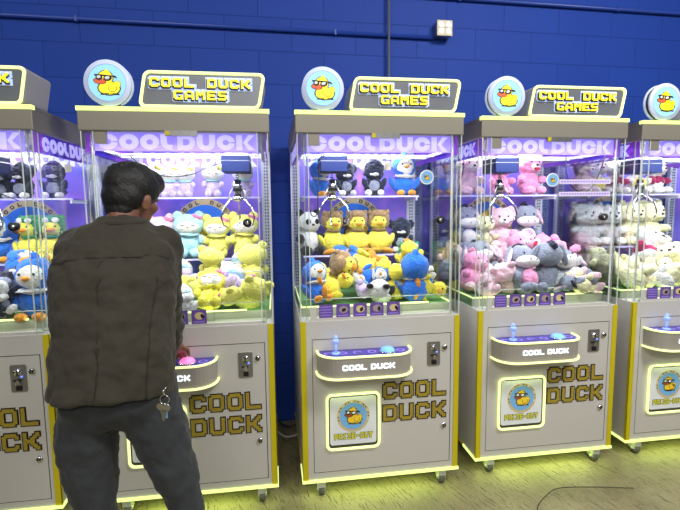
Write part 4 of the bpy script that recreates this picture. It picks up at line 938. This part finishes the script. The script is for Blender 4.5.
# keys hanging at the right hip
kb = empty('key_bunch', (-.532, 1.318, .925)); tag(kb, 'bunch of metal keys hanging from the man\'s right hip', 'keys')
def ring(mb, c, r, ax, m, th=.0016): 
    mb.tube([Vector(c)+(V(math.cos(a), 0, math.sin(a)) if ax else V(0, math.cos(a), math.sin(a)))*r for a in [2*PI*i/16 for i in range(16)]], th, m, 6, closed=True)
q = MB(); q.tube([(0, .02, .018), (-.004, 0, .012), (0, 0, .0)], .003, 'chrome', 7); ring(q, (0, 0, -.014), .014, 1, 'chrome'); q.build('carabiner', kb)
for i, (dx, rot, ln) in enumerate(((-.018, 12, .045), (-.006, 3, .052), (.008, -8, .05), (.02, -22, .046))):
    q = MB(); q.prism(ellp(0, -.012, .011, .011), -.001, .001, 'chrome'); q.prism([(-.0035, -.02), (.0035, -.02), (.0035, -ln), (0, -ln-.005), (-.0035, -ln)][::-1], -.001, .001, 'steel')
    for n_ in range(3): q.box(.0035, -.001, -ln+.004+n_*.007, .006, .001, -ln+.007+n_*.007, 'steel')
    o = q.build('key', kb); o.location = (dx*.8, -.004*i-.004, -.022); o.rotation_euler = (0, R(-rot), 0)
q = MB(); q.box(-.0055, -.002, -.058, .0055, .002, -.036, 'sky_light'); o = q.build('blue_tag', kb); o.location = (.004, -.008, -.01)


# ------------------------------------------------------------------ lights
def area(name, loc, size, energy, col, rot=(0, 0, 0), sy=None, parent=None, spread=None):
    l = bpy.data.lights.new(name, 'AREA'); l.energy = energy; l.color = col; l.size = size
    if sy: l.shape = 'RECTANGLE'; l.size_y = sy
    if spread: l.spread = spread
    o = bpy.data.objects.new(name, l); C.objects.link(o); o.location = loc; o.rotation_euler = rot
    if parent: o.parent = parent
    return o
for o in machines:
    area('case_light', (0, .1, ZT-.015), .68, 12.5, (.95, .94, 1), (R(30), 0, 0), .1, o)
    area('case_light', (0, .6, ZT-.006), .6, 5, (.9, .88, 1), (R(-8), 0, 0), .1, o)
    area('foot_light', (0, .02, ZB-.021), .78, .95, (.72, 1, .22), (R(-12), 0, 0), .03, o)
    area('field_light', (0, .09, .985), .74, .2, (.85, 1, .55), (R(60), 0, 0), .02, o)
    area('flap_glow', (-.15, -.03, .56), .24, .12, (.8, 1, .3), (R(-20), 0, 0), .02, o)
area('ceiling_lamp', (-1.5, -.6, 3.9), 1.2, 34, (1, .96, .88), (R(18), 0, 0), .5)
area('ceiling_lamp', (2.0, .4, 3.9), 1.2, 118, (1, .97, .93), (R(20), 0, 0), .5)
area('ceiling_lamp', (.5, -3, 3.9), 2.4, 110, (1, .96, .88), (R(35), 0, 0), 1.0)
w = bpy.data.worlds.new('World'); bpy.context.scene.world = w; w.use_nodes = True
w.node_tree.nodes['Background'].inputs[0].default_value = (.55, .57, .62, 1); w.node_tree.nodes['Background'].inputs[1].default_value = .35

# ------------------------------------------------------------------ camera
cam = bpy.data.cameras.new('camera'); co = bpy.data.objects.new('camera', cam); C.objects.link(co)
cam.sensor_width = 36; cam.lens = 36*456.375/680; cam.clip_start = .05
Pt, Rl = .105678, -.0111406
fw = Vector((0, math.cos(Pt), -math.sin(Pt))); up = Vector((0, math.sin(Pt), math.cos(Pt))); rt = Vector((1, 0, 0))
r2 = math.cos(Rl)*rt+math.sin(Rl)*up; u2 = -math.sin(Rl)*rt+math.cos(Rl)*up
co.matrix_world = Matrix(((r2.x, u2.x, -fw.x, 0), (r2.y, u2.y, -fw.y, 0), (r2.z, u2.z, -fw.z, 1.48163), (0, 0, 0, 1)))
sc = bpy.context.scene; sc.camera = co
sc.view_settings.view_transform = 'Standard'; sc.view_settings.look = 'None'; sc.view_settings.gamma = 1; sc.view_settings.exposure = 0
try: sc.view_settings.use_curve_mapping = False
except Exception: pass
